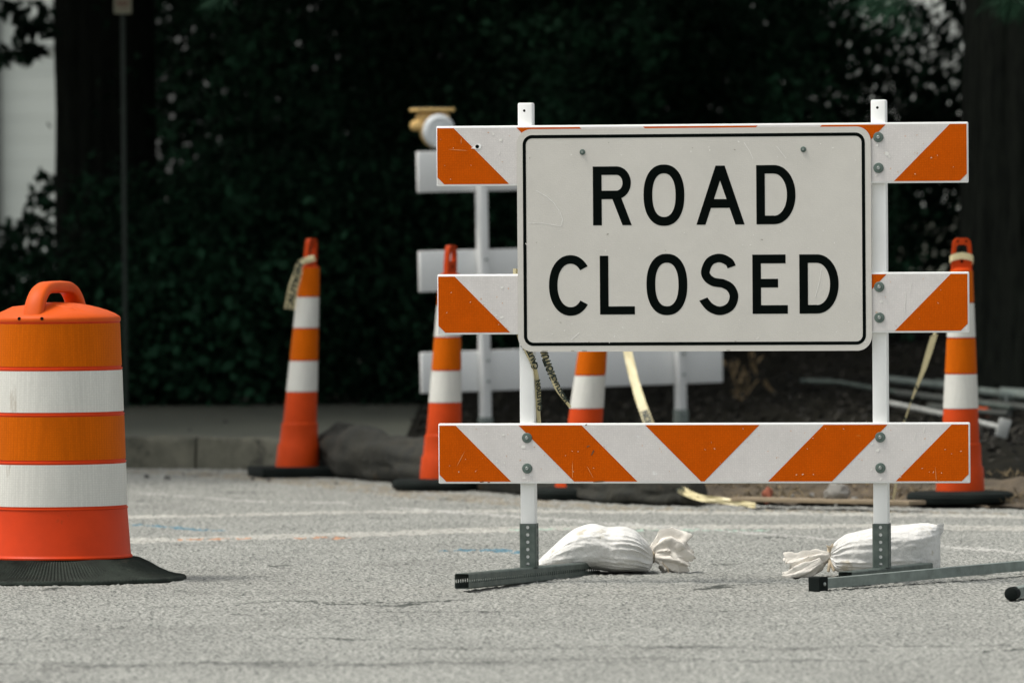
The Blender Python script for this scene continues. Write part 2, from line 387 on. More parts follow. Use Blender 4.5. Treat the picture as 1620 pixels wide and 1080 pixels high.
grid_sheet('dirt_strip', M_soil, -.52, 6, .02, lambda x: edge_y(x) + .02, SPLIT, 60, bank_z, .024)
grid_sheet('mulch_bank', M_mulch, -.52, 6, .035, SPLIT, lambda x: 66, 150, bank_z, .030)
# pavement and kerb on the left
KX = [-9, -6, -4, -3, -2.5, -2.1, -1.9, -1.7, -1.55, -1.4, -1.25, -1.1, -.95, -.8, -.66, -.52]
mb = MB(); vs = []; fs = []
for i, x in enumerate(KX):
    y = edge_y(x) + .16
    for j, yy in enumerate([y, y + .6, 45, 47, 50, 55, 66]):
        vs.append((x, max(yy, y + .001 * j), .150 + .004 * noise.noise((x, yy, 0))))
n = 7
for i in range(len(KX) - 1):
    for j in range(n - 1): a = i * n + j; fs.append((a, a + n, a + n + 1, a + 1))
mb.add(vs, fs)
mb.add([(-.52, y, z) for y in (edge_y(-.52) + .16, 66) for z in (.15, -.05)], [(0, 1, 3, 2)])
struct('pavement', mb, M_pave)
mb = MB()
def kerb_run(xa, xb):  # cast kerb stones
    prof = [(0, -.05), (.004, .125), (.012, .147), (.03, .156), (.158, .157), (.158, -.05)]
    vs = []; fs = []; N = max(2, int((xb - xa) / .02))
    for i in range(N + 1):
        x = xa + (xb - xa) * i / N
        dxy = edge_y(x + .05) - edge_y(x - .05); nn = Vector((-dxy, .1)).normalized()
        for d, z in prof:
            j = .014 * noise.noise((x * 7, z * 20, 3)) + .010 * noise.noise((x * 23, z * 40, 3)) if z > 0 else 0
            vs.append((x + nn.x * (d + j), edge_y(x) + nn.y * (d + j), z + .010 * noise.noise((x * 9, d * 30, 8)) - .03 * max(0, noise.noise((x * 14, 2, 8)) - .35) * (z > .1)))
    k = len(prof)
    for i in range(N):
        for j in range(k - 1): a = i * k + j; fs.append((a, a + k, a + k + 1, a + 1))
    fs.append(tuple(range(k))); fs.append(tuple(reversed(range(N * k, N * k + k)))); mb.add(vs, fs)
for a, b in ((-9, -4.606), (-4.6, -3.006), (-3.0, -1.556), (-1.543, -.912), (-.908, -.45)): kerb_run(a, b)
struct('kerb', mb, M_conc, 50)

# ------------------------------------------------------------------ front barricade with sign
A = R(10.5); PX = 1.829 / 837
BR = thing('road_closed_barricade', 'orange and white striped three rail barricade carrying the large ROAD CLOSED sign', 'barricade', (.647, 30, 0), -A)
RW, RH = 1.829, .2055
def rail_mb(front=True, scuffs=()):
    mb = MB(); mb.box((0, 0, RH / 2), (RW, .022, RH), .004)
    yf = -.0118; e = .0035; ez = .0068
    X0, X1, Z0, Z1 = -RW / 2 + e, RW / 2 - e, ez, RH - ez
    if front:
        mb.poly([(X0, Z0), (X1, Z0), (X1, Z1), (X0, Z1)], yf, 1)
        h = 91 * PX; zb = Z0
        for a, b in ((-497, -394), (-294, -194), (-93.5, 40)):
            a *= PX; b *= PX
            P = [(a, zb + h), (a + h * 1.1, zb - h * .1), (b + h * 1.1, zb - h * .1), (b, zb + h)]
            P = clip(P, X0, 0, Z0, Z1)
            if P:
                mb.poly(P, yf - .0006, 2); mb.poly([(-x, z) for x, z in reversed(P)], yf - .0006, 2)
    return mb
def scuffs(mb, marks, rz):   # scraped and dirty spots on the sheeting: (px, py, width, height, tilt, material)
    rs = random.Random(int(rz * 1000))
    for px, py, ww, hh, tl, mi in marks:
        cx, cz = (px - 1111.5) * PX, (922 - py) * .0021486 - rz; P = []
        k = 9
        for i in range(k):
            a = 2 * math.pi * i / k; r = rs.uniform(.55, 1.15); x, z = ww * PX / 2 * math.cos(a) * r, hh * PX / 2 * math.sin(a) * r
            P.append((cx + x * math.cos(R(tl)) - z * math.sin(R(tl)), cz + x * math.sin(R(tl)) + z * math.cos(R(tl))))
        mb.poly(P, -.0130, mi)
def random_marks(seed, y0, n):
    rs = random.Random(seed); out = []
    for _ in range(n):
        x = rs.choice([rs.uniform(700, 815), rs.uniform(1385, 1520)]) if seed < 3 else rs.uniform(700, 1520)
        out.append((x, y0 + rs.uniform(8, 88), rs.uniform(1.2, 4), rs.uniform(.8, 2.2), rs.uniform(-80, 80), 6))
    return out
MARKS = {0: [(770, 684, 5, 2, 40, 3), (797, 687, 5, 4, 20, 3), (829, 706, 9, 6, 10, 3), (822, 703, 4, 2, 60, 3), (786, 728, 3, 3, 0, 3), (798, 731, 6, 2, -60, 3), (829, 755, 8, 4, 10, 3), (834, 760, 3, 4, 0, 3), (1387, 712, 8, 5, 15, 3), (1378, 702, 5, 3, 50, 3), (1391, 757, 6, 5, 50, 3), (1377, 742, 6, 3, 50, 3), (1445, 690, 1.5, 14, -6, 3), (1459, 680, 1.6, 12, -4, 3), (906, 742, 1.4, 36, 0, 5), (934, 746, 1.4, 24, 28, 5), (1477, 748, 1.5, 26, 4, 5), (729, 724, 1.4, 30, -28, 5), (938, 716, 3, 12, -30, 4), (931, 705, 8, 2, 30, 4), (946, 761, 22, 3, 3, 4), (762, 761, 8, 2.5, 10, 4), (773, 762, 5, 2, 0, 4), (928, 671, 4, 2, 40, 4)],
         1: [(796, 453, 6, 4, 30, 3), (787, 497, 4, 3, 0, 3), (795, 500, 7, 4, 20, 3), (1394, 478, 7, 5, 10, 3), (1431, 480, 1.5, 40, -4, 3), (1440, 455, 1.5, 22, -8, 3)],
         2: [(784, 209, 4, 6, 20, 3), (796, 219, 8, 5, 20, 3), (793, 240, 3, 9, -20, 3), (1403, 245, 9, 6, -30, 3), (1408, 250, 4, 5, 0, 3), (1389, 232, 5, 3, 60, 3), (1387, 279, 5, 3, 10, 3), (725, 234, 40, 1.3, -4, 5), (733, 220, 1.4, 12, 0, 5)]}
RAILZ = [.3395, .848, 1.354]
for k, z in enumerate(RAILZ):
    mb = rail_mb(); scuffs(mb, MARKS[k] + random_marks(k + (3 if k == 0 else 0), (668, 432, 197)[k], (60, 22, 22)[k]), z)
    part('rail', mb, [M_white, M_sheetw, M_sheeto, M_scuff, M_dirt, M_scratch, M_fleck], BR, 40, (0, 0, z))
LX, RX = -.610, .606
def bolt(parent, loc, r=.0175):
    mb = MB(); T = Matrix.Translation(loc) @ Matrix.Rotation(math.pi / 2, 4, 'X')
    mb.lathe([(r, 0), (r, .002), (r * .93, .0032), (r * .4, .0042)], 24, 0, T)
    mb.lathe([(r * .34, .004), (r * .34, .0075), (r * .26, .009), (r * .12, .0085)], 12, 1, T)
    part('bolt', mb, [M_bolt, M_boltlight], parent, 35)
for px in (LX, RX):
    mb = MB(); mb.box((px, .0365, (.06 + 1.637) / 2), (.0505, .0505, 1.637 - .06), .0055)
    mb.lathe([(.0045, 0), (.0045, .001)], 12, 1, Matrix.Translation((px - .002, .012, 1.610)) @ Matrix.Rotation(math.pi / 2, 4, 'X'))
    part('post', mb, [M_white, M_black], BR, 40)
    for z in RAILZ:
        if px == LX and z > .5: continue
        for dz in (.052, .156): bolt(BR, (px + .004, -.0125, z + dz))
mb = MB(); mb.lathe([(.0065, 0), (.0065, .0012)], 12, 0, Matrix.Translation(((757 - 1111) * PX + .002, -.0128, 1.489)) @ Matrix.Rotation(math.pi / 2, 4, 'X'))
mb.prism([(-.793, 1.483), (-.783, 1.489), (-.771, 1.497), (-.763, 1.499), (-.757, 1.492), (-.760, 1.482), (-.772, 1.480)], -.0136, -.0121, 1); part('torn_bolt_hole', mb, [M_black, M_white], BR)
def foot(parent, x, ang, front, rear, lift, m=M_galv, side='foot'):
    f = bpy.data.objects.new(side, None)
    L = front + rear; mb = MB()
    base = Matrix.Translation((x, .0365, .0265)) @ Matrix.Rotation(ang, 4, 'Z') @ Matrix.Rotation(-lift, 4, 'X')
    perforated(mb, L, .0255, .0254, .0074, base @ Matrix.Translation((0, -front, 0)) @ Matrix.Rotation(-math.pi / 2, 4, 'X'))
    o = part('foot', mb, m, parent); solidify(o, .0015)
    mb = MB(); perforated(mb, .150, .0285, .0252, .0062, Matrix.Translation((x, .0365, .052)))
    s = part('sleeve', mb, m, o); solidify(s, .0012)
foot(BR, LX, -R(6.6), .77, .76, R(.85))
foot(BR, RX, -R(13.0), .34, .42, 0)
# sign panel, border and letters
def sx(px): return (px - 1111) * PX
def letter(mb, ch, base):
    yl = -.0006
    def P(pts): return [(sx(x), base + y * .0021486) for x, y in pts]
    def arc(cx, cy, rx, ry, a0, a1, n=28, ex=2.0):
        out = []
        for i in range(n + 1):
            a = R(a0 + (a1 - a0) * i / n); c, s = math.cos(a), math.sin(a)
            out.append((cx + rx * math.copysign(abs(c) ** (2 / ex), c), cy + ry * math.copysign(abs(s) ** (2 / ex), s)))
        return out
    def strip(o, i):
        o = P(o); i = P(i)
        for k in range(len(o) - 1): mb.poly([o[k], o[k + 1], i[k + 1], i[k]], FY, 1)
    def quad(*p): mb.poly(P(p), FY, 1)
    def rect(x0, x1, y0, y1): quad((x0, y0), (x1, y0), (x1, y1), (x0, y1))
    FY = yl + YS
    kind, off = ch
    if kind == 'R':
        rect(941.1, 955, 0, 93.2); rect(955, 978.4, 79.7, 93.2); rect(955, 978.4, 41.4, 54.9)
        strip(arc(978.4, 67.3, 22.8, 25.9, -90, 90), arc(978.4, 67.3, 9.6, 12.4, -90, 90))
        quad((971.8, 41.4), (987.7, 0), (1002.2, 0), (985.6, 44.5))
    elif kind == 'O':
        strip(arc(off + 32.2, 47.1, 32.2, 48.5, 0, 360, 64, 2.25), arc(off + 32.2, 47.1, 18.3, 34.4, 0, 360, 64, 2.3))
    elif kind == 'A':
        quad((1104.1, 0), (1118.5, 0), (1141.8, 69.5), (1134.8, 93.2)); quad((1165.6, 0), (1180.1, 0), (1149.2, 93.2), (1141.8, 69.5))
        mb.poly(P([(1134.8, 93.2), (1141.8, 69.5), (1149.2, 93.2)]), FY, 1); quad((1126.7, 26.4), (1156.8, 26.4), (1152, 40.3), (1131.8, 40.3))
    elif kind == 'D':
        rect(off, off + 13.5, 0, 93.4); rect(off + 13.5, off + 27.6, 80, 93.4); rect(off + 13.5, off + 27.6, 0, 13.8)
        strip(arc(off + 27.6, 46.7, 33.9, 46.7, -90, 90, 32, 2.05), arc(off + 27.6, 46.7, 20.4, 33.1, -90, 90, 32, 2.05))
    elif kind == 'C':
        strip(arc(904.8, 46.3, 34.2, 48, 38, 322, 48, 2.1), arc(904.8, 46.3, 20.7, 34.4, 43, 317, 48, 2.1))
    elif kind == 'L':
        rect(951.2, 964.8, 0, 93); rect(964.8, 1006.3, 0, 12.9)
    elif kind == 'E':
        rect(1191.7, 1205.2, 0, 93.5); rect(1205.2, 1244, 79.5, 93.5); rect(1205.2, 1232, 41.5, 55.2); rect(1205.2, 1247.1, 0, 13.6)
    elif kind == 'S':
        c = [(1239, 309), (1200, 240), (1080, 191), (955, 236), (895, 368), (925, 450), (993, 500), (1060, 515), (1128, 527), (1222, 582), (1267, 695), (1217, 826), (1085, 883), (955, 836), (865, 728)]
        c = [(1010 + x / 8.305, (925 - y) / 8.305) for x, y in c]
        pts = []
        for k in range(len(c) - 1):
            p0, p1, p2, p3 = c[max(k - 1, 0)], c[k], c[k + 1], c[min(k + 2, len(c) - 1)]
            for t in np.linspace(0, 1, 7)[:-1]:
                pts.append(tuple(.5 * (2 * p1[q] + (p2[q] - p0[q]) * t + (2 * p0[q] - 5 * p1[q] + 4 * p2[q] - p3[q]) * t * t + (3 * p1[q] - p0[q] - 3 * p2[q] + p3[q]) * t ** 3) for q in (0, 1)))
        pts.append(c[-1]); o = []; i = []
        for k, p in enumerate(pts):
            a, b = pts[max(k - 1, 0)], pts[min(k + 1, len(pts) - 1)]; d = Vector((b[0] - a[0], b[1] - a[1])).normalized()
            if k == 0: d = Vector((-.33, .94))
            if k == len(pts) - 1: d = Vector((-.37, .93))
            o.append((p[0] - d.y * 6.85, p[1] + d.x * 6.85)); i.append((p[0] + d.y * 6.85, p[1] - d.x * 6.85))
        strip(o, i)
YS = -.0165
mb = MB(); SX0, SX1, SZ0, SZ1 = sx(821), sx(1378.5), .7885, 1.5465
out = rrect(SX0, SX1, SZ0, SZ1, .050, 10); mb.prism(out, YS, YS + .0022, 0)
bo, bw = 9.2 * PX, 5.2 * PX
mb.ring(rrect(SX0 + bo, SX1 - bo, SZ0 + bo, SZ1 - bo, .033, 10), rrect(SX0 + bo + bw, SX1 - bo - bw, SZ0 + bo + bw, SZ1 - bo - bw, .022, 10), YS - .0006, YS - .0001, 1)
zl = lambda py: (922 - py) * .0021486
for ch in (('R', 0), ('O', 1021.1), ('A', 0), ('D', 1198.7)): letter(mb, ch, zl(355.3))
for ch in (('C', 0), ('L', 0), ('O', 1024.8), ('S', 0), ('E', 0), ('D', 1265.4)): letter(mb, ch, zl(496.4))
def scratch(pts, wpx, mi):
    Q = [(sx(x), zl(y)) for x, y in pts]
    for a, b in zip(Q[:-1], Q[1:]):
        d = Vector((b[0] - a[0], b[1] - a[1])).normalized(); h = wpx * PX / 2
        mb.poly([(a[0] - d.y * -h, a[1] + d.x * -h), (b[0] - d.y * -h, b[1] + d.x * -h), (b[0] - d.y * h, b[1] + d.x * h), (a[0] - d.y * h, a[1] + d.x * h)], YS - .0009, mi)
scratch([(851, 299), (868, 309), (880, 320), (889, 334), (893, 346), (890, 356)], 1.1, 2); scratch([(838, 350), (860, 351), (890, 356)], .9, 2)
scratch([(1180, 226), (1189, 240), (1194, 252)], 1.0, 2); scratch([(1231, 232), (1246, 252)], 1.0, 2); scratch([(1290, 470), (1297, 445), (1300, 425)], 1.0, 2)
scratch([(905, 536), (918, 525)], 1.2, 2)
rs = random.Random(5)
for _ in range(60):
    x, y = rs.uniform(832, 1368), rs.choice([rs.uniform(222, 256), rs.uniform(364, 396), rs.uniform(504, 542)]); l = rs.uniform(1, 3.5); a = rs.uniform(0, 6.28); scratch([(x, y), (x + l * math.cos(a), y + l * math.sin(a))], rs.uniform(.6, 1.6), 2 if rs.random() < .7 else 3)
for x, w_ in ((858, 10), (905, 5), (922, 8), (1150, 6)): scratch([(x, 553.5), (x + w_, 553.8)], 1.6, 3)
SG = part('sign_panel', mb, [M_sign, M_black, M_scuff, M_grime], BR)
for px, py in ((925, 239), (1273, 237.5), (925, 480), (1273, 480)):
    if py < 300: bolt(SG, (sx(px), YS - .0002, zl(py)), .0098)

# ------------------------------------------------------------------ sandbags
def bag(root, stations, Y, depth, tie_end, n=140, seedv=0, pleats=26, kseam=None, sub=16):
    # stations: (px, y_top, y_bottom, depth factor)
    st = []
    for k in range(len(stations) - 1):
        for t in np.linspace(0, 1, sub)[:-1]:
            p = [np.array(stations[min(max(k + d, 0), len(stations) - 1)], float) for d in (-1, 0, 1, 2)]
            st.append(.5 * (2 * p[1] + (p[2] - p[0]) * t + (2 * p[0] - 5 * p[1] + 4 * p[2] - p[3]) * t * t + (3 * p[1] - p[0] - 3 * p[2] + p[3]) * t ** 3))
    st.append(np.array(stations[-1], float)); mb = MB(); vs = []; fs = []
    N = len(st)
    for i, (px, yt, yb, df) in enumerate(st):
        top = at(px, yt, Y); bot = at(px, yb, Y - depth * df * .7); hh = max(.004, (top.z - max(bot.z, .004)) / 2); zc = max(bot.z, .004) + hh
        u = i / (N - 1); d = (1 - u) if tie_end == 1 else u
        for k in range(n):
            a = 2 * math.pi * k / n; c, s = math.cos(a), math.sin(a)
            ex = .78 if s > 0 else .62
            pl = 1 + (.27 * math.exp(-d * 6.5)) * (.9 - 1.7 * abs(math.sin(pleats * .5 * a + seedv + 2.2 * noise.noise((d * 3, a, seedv))))) + .05 * math.exp(-d * 4) * math.sin(7 * a + 2 * seedv)
            d2 = 1 - d
            if kseam: pl += .08 * math.exp(-d2 * 4.5) * (.5 - abs(math.sin(kseam * a + seedv + 3 * noise.noise((u * 3, a, 9)))))
            nz = 1 + .07 * noise.noise((u * 3.2, c * 1.6, s * 1.6 + seedv)) + .035 * noise.noise((u * 7, c * 5, s * 5 + seedv)) - .06 * max(0, .16 - abs(noise.noise((u * 6 + s * 2.5, c * 3, s * 3.5 + 2 * seedv)))) + .016 * noise.noise((u * 26, c * 9, s * 12 + seedv))
            y = Y + depth * df * math.copysign(abs(c) ** .8, c) * pl * nz
            z = zc + hh * math.copysign(abs(s) ** ex, s) * (pl if s > -.3 else 1) * (nz if s > 0 else 1)
            vs.append((top.x + .004 * noise.noise((u * 14, c * 3, s * 3)), y, max(z, .003)))
    for i in range(N - 1):
        for k in range(n):
            k2 = (k + 1) % n; fs.append((i * n + k, (i + 1) * n + k, (i + 1) * n + k2, i * n + k2))
    fs.append(tuple(range(n))); fs.append(tuple(reversed(range((N - 1) * n, N * n))))
    mb.add(vs, fs); return part('sack', mb, M_bag, root, 80)
def ruffle(root, path, radii, Y, n=96, waves=6, amp=.3, sq=.6, sd=0):
    mb = MB(); vs = []; fs = []
    P = [at(x, y, Y) for x, y in path]
    Q = []; RR = []
    for k in range(len(P) - 1):
        for t in np.linspace(0, 1, 7)[:-1]: Q.append(P[k].lerp(P[k + 1], t)); RR.append(radii[k] + (radii[k + 1] - radii[k]) * t)
    Q.append(P[-1]); RR.append(radii[-1]); N = len(Q)
    for i, p in enumerate(Q):
        t = (Q[min(i + 1, N - 1)] - Q[max(i - 1, 0)]).normalized(); x = Vector((0, 1, 0)); y = x.cross(t).normalized(); u = i / (N - 1)
        for k in range(n):
            a = 2 * math.pi * k / n
            r = RR[i] * (1 + amp * min(1, u * 2.5) * (1.2 - 2 * abs(math.sin(waves * .5 * a + sd + u * 1.5 + 1.2 * noise.noise((a, u * 2, sd))))) + .35 * u * noise.noise((a * 1.5, u * 4, sd)) + .12 * noise.noise((math.cos(a) * 6, math.sin(a) * 6, u * 9 + sd)))
            q = p + x * (r * math.cos(a) * sq) + y * (r * math.sin(a)) + t * (.02 * u * noise.noise((math.cos(a) * 2.5, math.sin(a) * 2.5, sd + 5)))
            vs.append((q.x, q.y, max(q.z, .003)))
    for i in range(N - 1):
        for k in range(n): k2 = (k + 1) % n; fs.append((i * n + k, i * n + k2, (i + 1) * n + k2, (i + 1) * n + k))
    mb.add(vs, fs); o = part('ruffle', mb, M_bagt, root, 80); solidify(o, .0015); return o
b1 = thing('sandbag', 'plump white sandbag slumped over the rear of the left barricade foot', 'sandbag', (0, 0, 0), 0, 'sandbags on the barricade feet')
bag(b1, [(852, 886, 896, .30), (866, 873, 899, .7), (885, 855, 900, .95), (908, 838, 902, 1.0), (938, 829, 902, .96), (962, 834, 905, .94), (985, 835, 909, 1.06), (1006, 842, 909, 1.0), (1022, 857, 906, .78), (1030, 869, 898, .42), (1034, 876, 884, .12)], 30.86, .155, 1, seedv=1.0)
ruffle(b1, [(1033, 880), (1041, 872), (1058, 866), (1074, 878)], [.012, .030, .062, .066], 30.86, waves=9, amp=.26, sq=.7, sd=1)
ruffle(b1, [(1036, 882), (1055, 884), (1075, 884), (1091, 890)], [.012, .030, .044, .030], 30.84, waves=7, amp=.32, sq=.7, sd=4)
mb = MB(); tp = at(1034, 880, 30.86)
mb.tube([tp + Vector((0, .02 * math.cos(a), .02 * math.sin(a))) for a in np.linspace(0, 2 * math.pi, 17)], .0035, 6)
mb.tube([tp + Vector((.0, -.02, -.005)), tp + Vector((.03, -.035, -.02)), tp + Vector((.048, -.04, -.04)), tp + Vector((.055, -.04, -.068))], .002, 6)
part('tie', mb, M_string, b1, 60)
b2 = thing('sandbag', 'square ended white sandbag behind the right post, tied off with twine at its left', 'sandbag', (0, 0, 0), 0, 'sandbags on the barricade feet')
bag(b2, [(1312, 874, 883, .12), (1315, 868, 892, .34), (1322, 858, 904, .62), (1338, 846, 908, .85), (1360, 838, 910, 1.0), (1390, 833, 911, 1.0), (1420, 831, 911, 1.0), (1450, 829, 910, .95), (1470, 830, 909, .72), (1482, 831, 907, .32), (1487, 830, 905, .06)], 30.45, .15, 0, seedv=4.2, kseam=9)
mb = MB(); vs = []; fs = []
for i in range(13):   # flat sewn hem at the square end
    t = i / 12; a = at(1484 + (4.5 * t if t > .8 else 0) - 5 * math.sin(t * 3.1) * (1 - t), 904 - 76 * t, 30.45); a.z = max(a.z, .006)
    vs += [a + Vector((-.012, -.006, 0)), a + Vector((.011, .002 * math.sin(i), .0)), a + Vector((.011, .008, 0)), a + Vector((-.012, .008, 0))]
for i in range(12):
    for k in range(4): fs.append((i * 4 + k, i * 4 + (k + 1) % 4, i * 4 + 4 + (k + 1) % 4, i * 4 + 4 + k))
fs += [(3, 2, 1, 0), (48, 49, 50, 51)]; mb.add(vs, fs); part('hem', mb, M_bag, b2, 50)
ruffle(b2, [(1313, 878), (1296, 883), (1274, 892), (1252, 902)], [.012, .030, .040, .050], 30.43, waves=7, amp=.22, sq=.75, sd=2)
ruffle(b2, [(1300, 887), (1280, 899), (1258, 910), (1240, 914)], [.012, .022, .022, .016], 30.38, waves=5, amp=.3, sq=.9, sd=7)
mb = MB(); tp = at(1313, 878, 30.45)
for dx in (-.004, .004): mb.tube([tp + Vector((dx, .024 * math.cos(a), .024 * math.sin(a))) for a in np.linspace(0, 2 * math.pi, 17)], .005, 6)
for e in ((-.008, .035), (.006, .042), (.016, .03)): mb.tube([tp + Vector((0, -.02, .016)), tp + Vector((e[0] * .6, -.03, .03)), tp + Vector((e[0] * 1.6, -.03, e[1]))], [.006, .005, .002], 6)
for e in ((-.008, -.06), (.012, -.058)): mb.tube([tp + Vector((0, -.024, -.012)), tp + Vector((e[0] * .4, -.04, -.03)), tp + Vector((e[0], -.05, e[1] + .006))], [.007, .006, .005], 6)
part('tie', mb, M_string, b2, 60)

# ------------------------------------------------------------------ sign stand lying at the right, mostly out of frame
st_ = thing('folding_sign_stand', 'low steel sign stand with splayed legs ending in black rubber feet', 'sign stand')
hub = Vector((2.42, 31.25, .05))
def stand_leg(a, b, capround=False):
    a = Vector(a); b = Vector(b); d = (b - a).normalized(); mb = MB(); mb.tube([a + d * .03, b], .0235, 4)
    o = part('leg', mb, M_galvd, st_)
    m2 = MB()
    if capround:
        q = (d).to_track_quat('Z', 'Y').to_matrix().to_4x4(); m2.lathe([(.016, 0), (.021, .003), (.0225, .008), (.0225, .05), (.019, .052)], 20, 0, Matrix.Translation(a) @ q)
    else:
        m2.tube([a - d * .002, a + d * .002, a + d * .046, a + d * .05], [.030, .0335, .0335, .030], 4)
        sd = Vector((d.y, -d.x, 0)); m2.lathe([(.0065, 0), (.006, .003), (.003, .0045)], 14, 1, Matrix.Translation(a + d * .026 + sd * .0235) @ sd.to_track_quat('Z', 'Y').to_matrix().to_4x4())
    part('rubber_foot', m2, [M_rubberd, M_boltlight], o, 40)
stand_leg((.998, 29.30, .0245), (hub.x - .04, hub.y - .05, .05))
stand_leg((1.605, 28.50, .024), (hub.x - .02, hub.y - .08, .05), True)
stand_leg((3.5, 30.6, .024), (hub.x + .05, hub.y, .05)); stand_leg((2.9, 33.2, .024), (hub.x + .02, hub.y + .06, .05))
mb = MB(); mb.box(hub, (.14, .14, .07), .008); mb.box(hub + Vector((0, 0, .2)), (.045, .045, .36), .004); part('hub', mb, M_galvd, st_, 40)

# ------------------------------------------------------------------ traffic drum
dp = gnd(91, 917.5); SC = dp.y / FPX
DR = thing('traffic_drum', 'fat orange traffic drum with white bands and a carrying handle at left', 'traffic drum', (dp.x, dp.y, 0), 0)
zy = lambda y: (917.5 - y) * SC
rx_ = lambda x: (x - 91) * SC
edges = [(879, 800.5, 117, 112.4), (800.5, 727.5, 111.6, 110.2), (727.5, 652.5, 109.8, 108.0), (652.5, 580.5, 107.2, 105.4), (580.5, 506.5, 104.6, 102.4)]
mb = MB(); prof = [(.10, .03), (.118 * 1.0, .03)]
prof = [(.05, zy(881)), (rx_(210), zy(881)), (rx_(210.5), zy(878.5)), (rx_(208), zy(876))]
for i, (ya, yb, ra, rb) in enumerate(edges):
    prof += [((ra - 1.1) * SC, zy(ya) + .0005), ((rb - 1.0) * SC, zy(yb) - .007), ((rb + .15) * SC, zy(yb) - .005), ((rb + .15) * SC, zy(yb) - .0012)]
prof[4] = (116.4 * SC, zy(874))
mb.lathe(prof, 96, 0); part('body', mb, M_plasticd, DR, 30)
M_amber = mat('amber_sheeting', (.54, .105, .0003), .55, .07, 20, bump=.1, bscale=200, stretch=(1, 1, .25), spots=((.58, .16, .01), 12, .66), spec=.06, cells=(125, .12))
M_drumw = mat('drum_white_sheeting', (.62, .61, .56), .5, .05, 20, bump=.1, bscale=200, stretch=(1, 1, .2), spots=((.46, .42, .36), 9, .63), cells=(125, .09))
for i, (ya, yb, ra, rb) in enumerate(edges[1:], 1):
    m2 = MB(); z0, z1 = zy(ya) + .006, zy(yb) - .0095
    m2.lathe([(ra * SC - .004, z0), (ra * SC - .0005, z0), (rb * SC - .0005, z1), (rb * SC - .004, z1)], 96, 0, None, (0, 0), False, False)
    part('reflective_band', m2, M_drumw if i in (1, 3) else M_amber, DR, 30)
mb = MB(); lidz = zy(506.5)
prof = [(102.6 * SC, lidz - .002), (103.2 * SC, lidz + .001), (103 * SC, lidz + .009), (101.5 * SC, lidz + .014), (94 * SC, lidz + .024), (82 * SC, lidz + .035), (69 * SC, lidz + .044), (54 * SC, lidz + .052), (39 * SC, lidz + .058), (20 * SC, lidz + .062), (.002, lidz + .063)]
mb.lathe(prof, 96, 0)
for px in (39, 75):    # small drain holes in the lid's rim
    a = -math.acos(max(-1, min(1, (px - 91) / 102))); d = Vector((math.cos(a), math.sin(a), 0))
    mb.lathe([(.0058, -.002), (.0058, .002)], 14, 1, Matrix.Translation(d * (102.6 * SC) + Vector((0, 0, lidz + .0095))) @ (d + Vector((0, 0, .25))).to_track_quat('Z', 'Y').to_matrix().to_4x4())
LID = part('lid', mb, [M_plastic, M_black], DR, 50)
mb = MB()     # arched carrying handle, swept as one bar
ha = R(69); ax = Vector((math.cos(ha), math.sin(ha), 0)); sdv = Vector((-ax.y, ax.x, 0))
path = []
for i in range(33):
    t = -1 + 2 * i / 32; xx = .188 * t; zz = .100 * (1 - abs(t) ** 4.2) ** .85
    path.append((xx, zz))
vs = []; fs = []
for i, (xx, zz) in enumerate(path):
    x2, z2 = path[min(i + 1, 32)]; x1, z1 = path[max(i - 1, 0)]; t = Vector((x2 - x1, z2 - z1)).normalized(); nrm = Vector((-t.y, t.x))
    wd = .031 + .006 * abs(-1 + 2 * i / 32) ** 4
    for k in range(12):
        a = 2 * math.pi * k / 12; u = math.copysign(abs(math.cos(a)) ** .6, math.cos(a)) * wd; v = math.copysign(abs(math.sin(a)) ** .6, math.sin(a)) * .021
        p = ax * (xx + nrm.x * v) + sdv * u; vs.append((p.x, p.y, lidz + .016 + zz + nrm.y * v))
for i in range(32):
    for k in range(12): k2 = (k + 1) % 12; fs.append((i * 12 + k, i * 12 + k2, i * 12 + 12 + k2, i * 12 + 12 + k))
mb.add(vs, fs)
part('handle', mb, M_plastic, LID, 60)
mb = MB()     # ribs on the lid running out from the handle
for s in (-1, 1):
    for q in (-.10, -.03, .04):
        mb = MB(); p0 = sdv * (s * .045) + ax * q; p1 = sdv * (s * .185) + ax * q
        mb.tube([Vector((p.x, p.y, z)) for p, z in ((p0, lidz + .046), (p0.lerp(p1, .5), lidz + .038), (p1, lidz + .012))], [.011, .012, .008], 10)
        part('rib', mb, M_plastic, LID, 60)
mb = MB(); rr = 204 * SC     # flared rubber ring, finely ribbed
prof = [(rx_(200), .070), (rx_(208), .077), (rx_(222), .074), (rx_(236), .060), (rx_(252), .040), (rx_(268), .025), (rx_(284), .0165), (rx_(293), .015), (rr, .012), (rr + .0006, .003), (rr - .004, .001)]
vs = []; fs = []; n = 400
for i, (r, z) in enumerate(prof):
    for k in range(n):
        a = 2 * math.pi * k / n; rib = .0026 * (1 if k % 2 else -1) if 1 <= i <= 7 else 0
        bend = .012 * max(0, math.cos(a - R(10))) ** 2 * (i / 10) ** 2 * 0
        vs.append((r * math.cos(a), r * math.sin(a), z + rib + .003 * noise.noise((math.cos(a) * 2, math.sin(a) * 2, i * .2)) * (i < 9) + bend))
for i in range(len(prof) - 1):
    for k in range(n): k2 = (k + 1) % n; fs.append((i * n + k2, i * n + k, (i + 1) * n + k, (i + 1) * n + k2))
mb.add(vs, fs); part('rubber_base', mb, M_rubber, DR, 60)

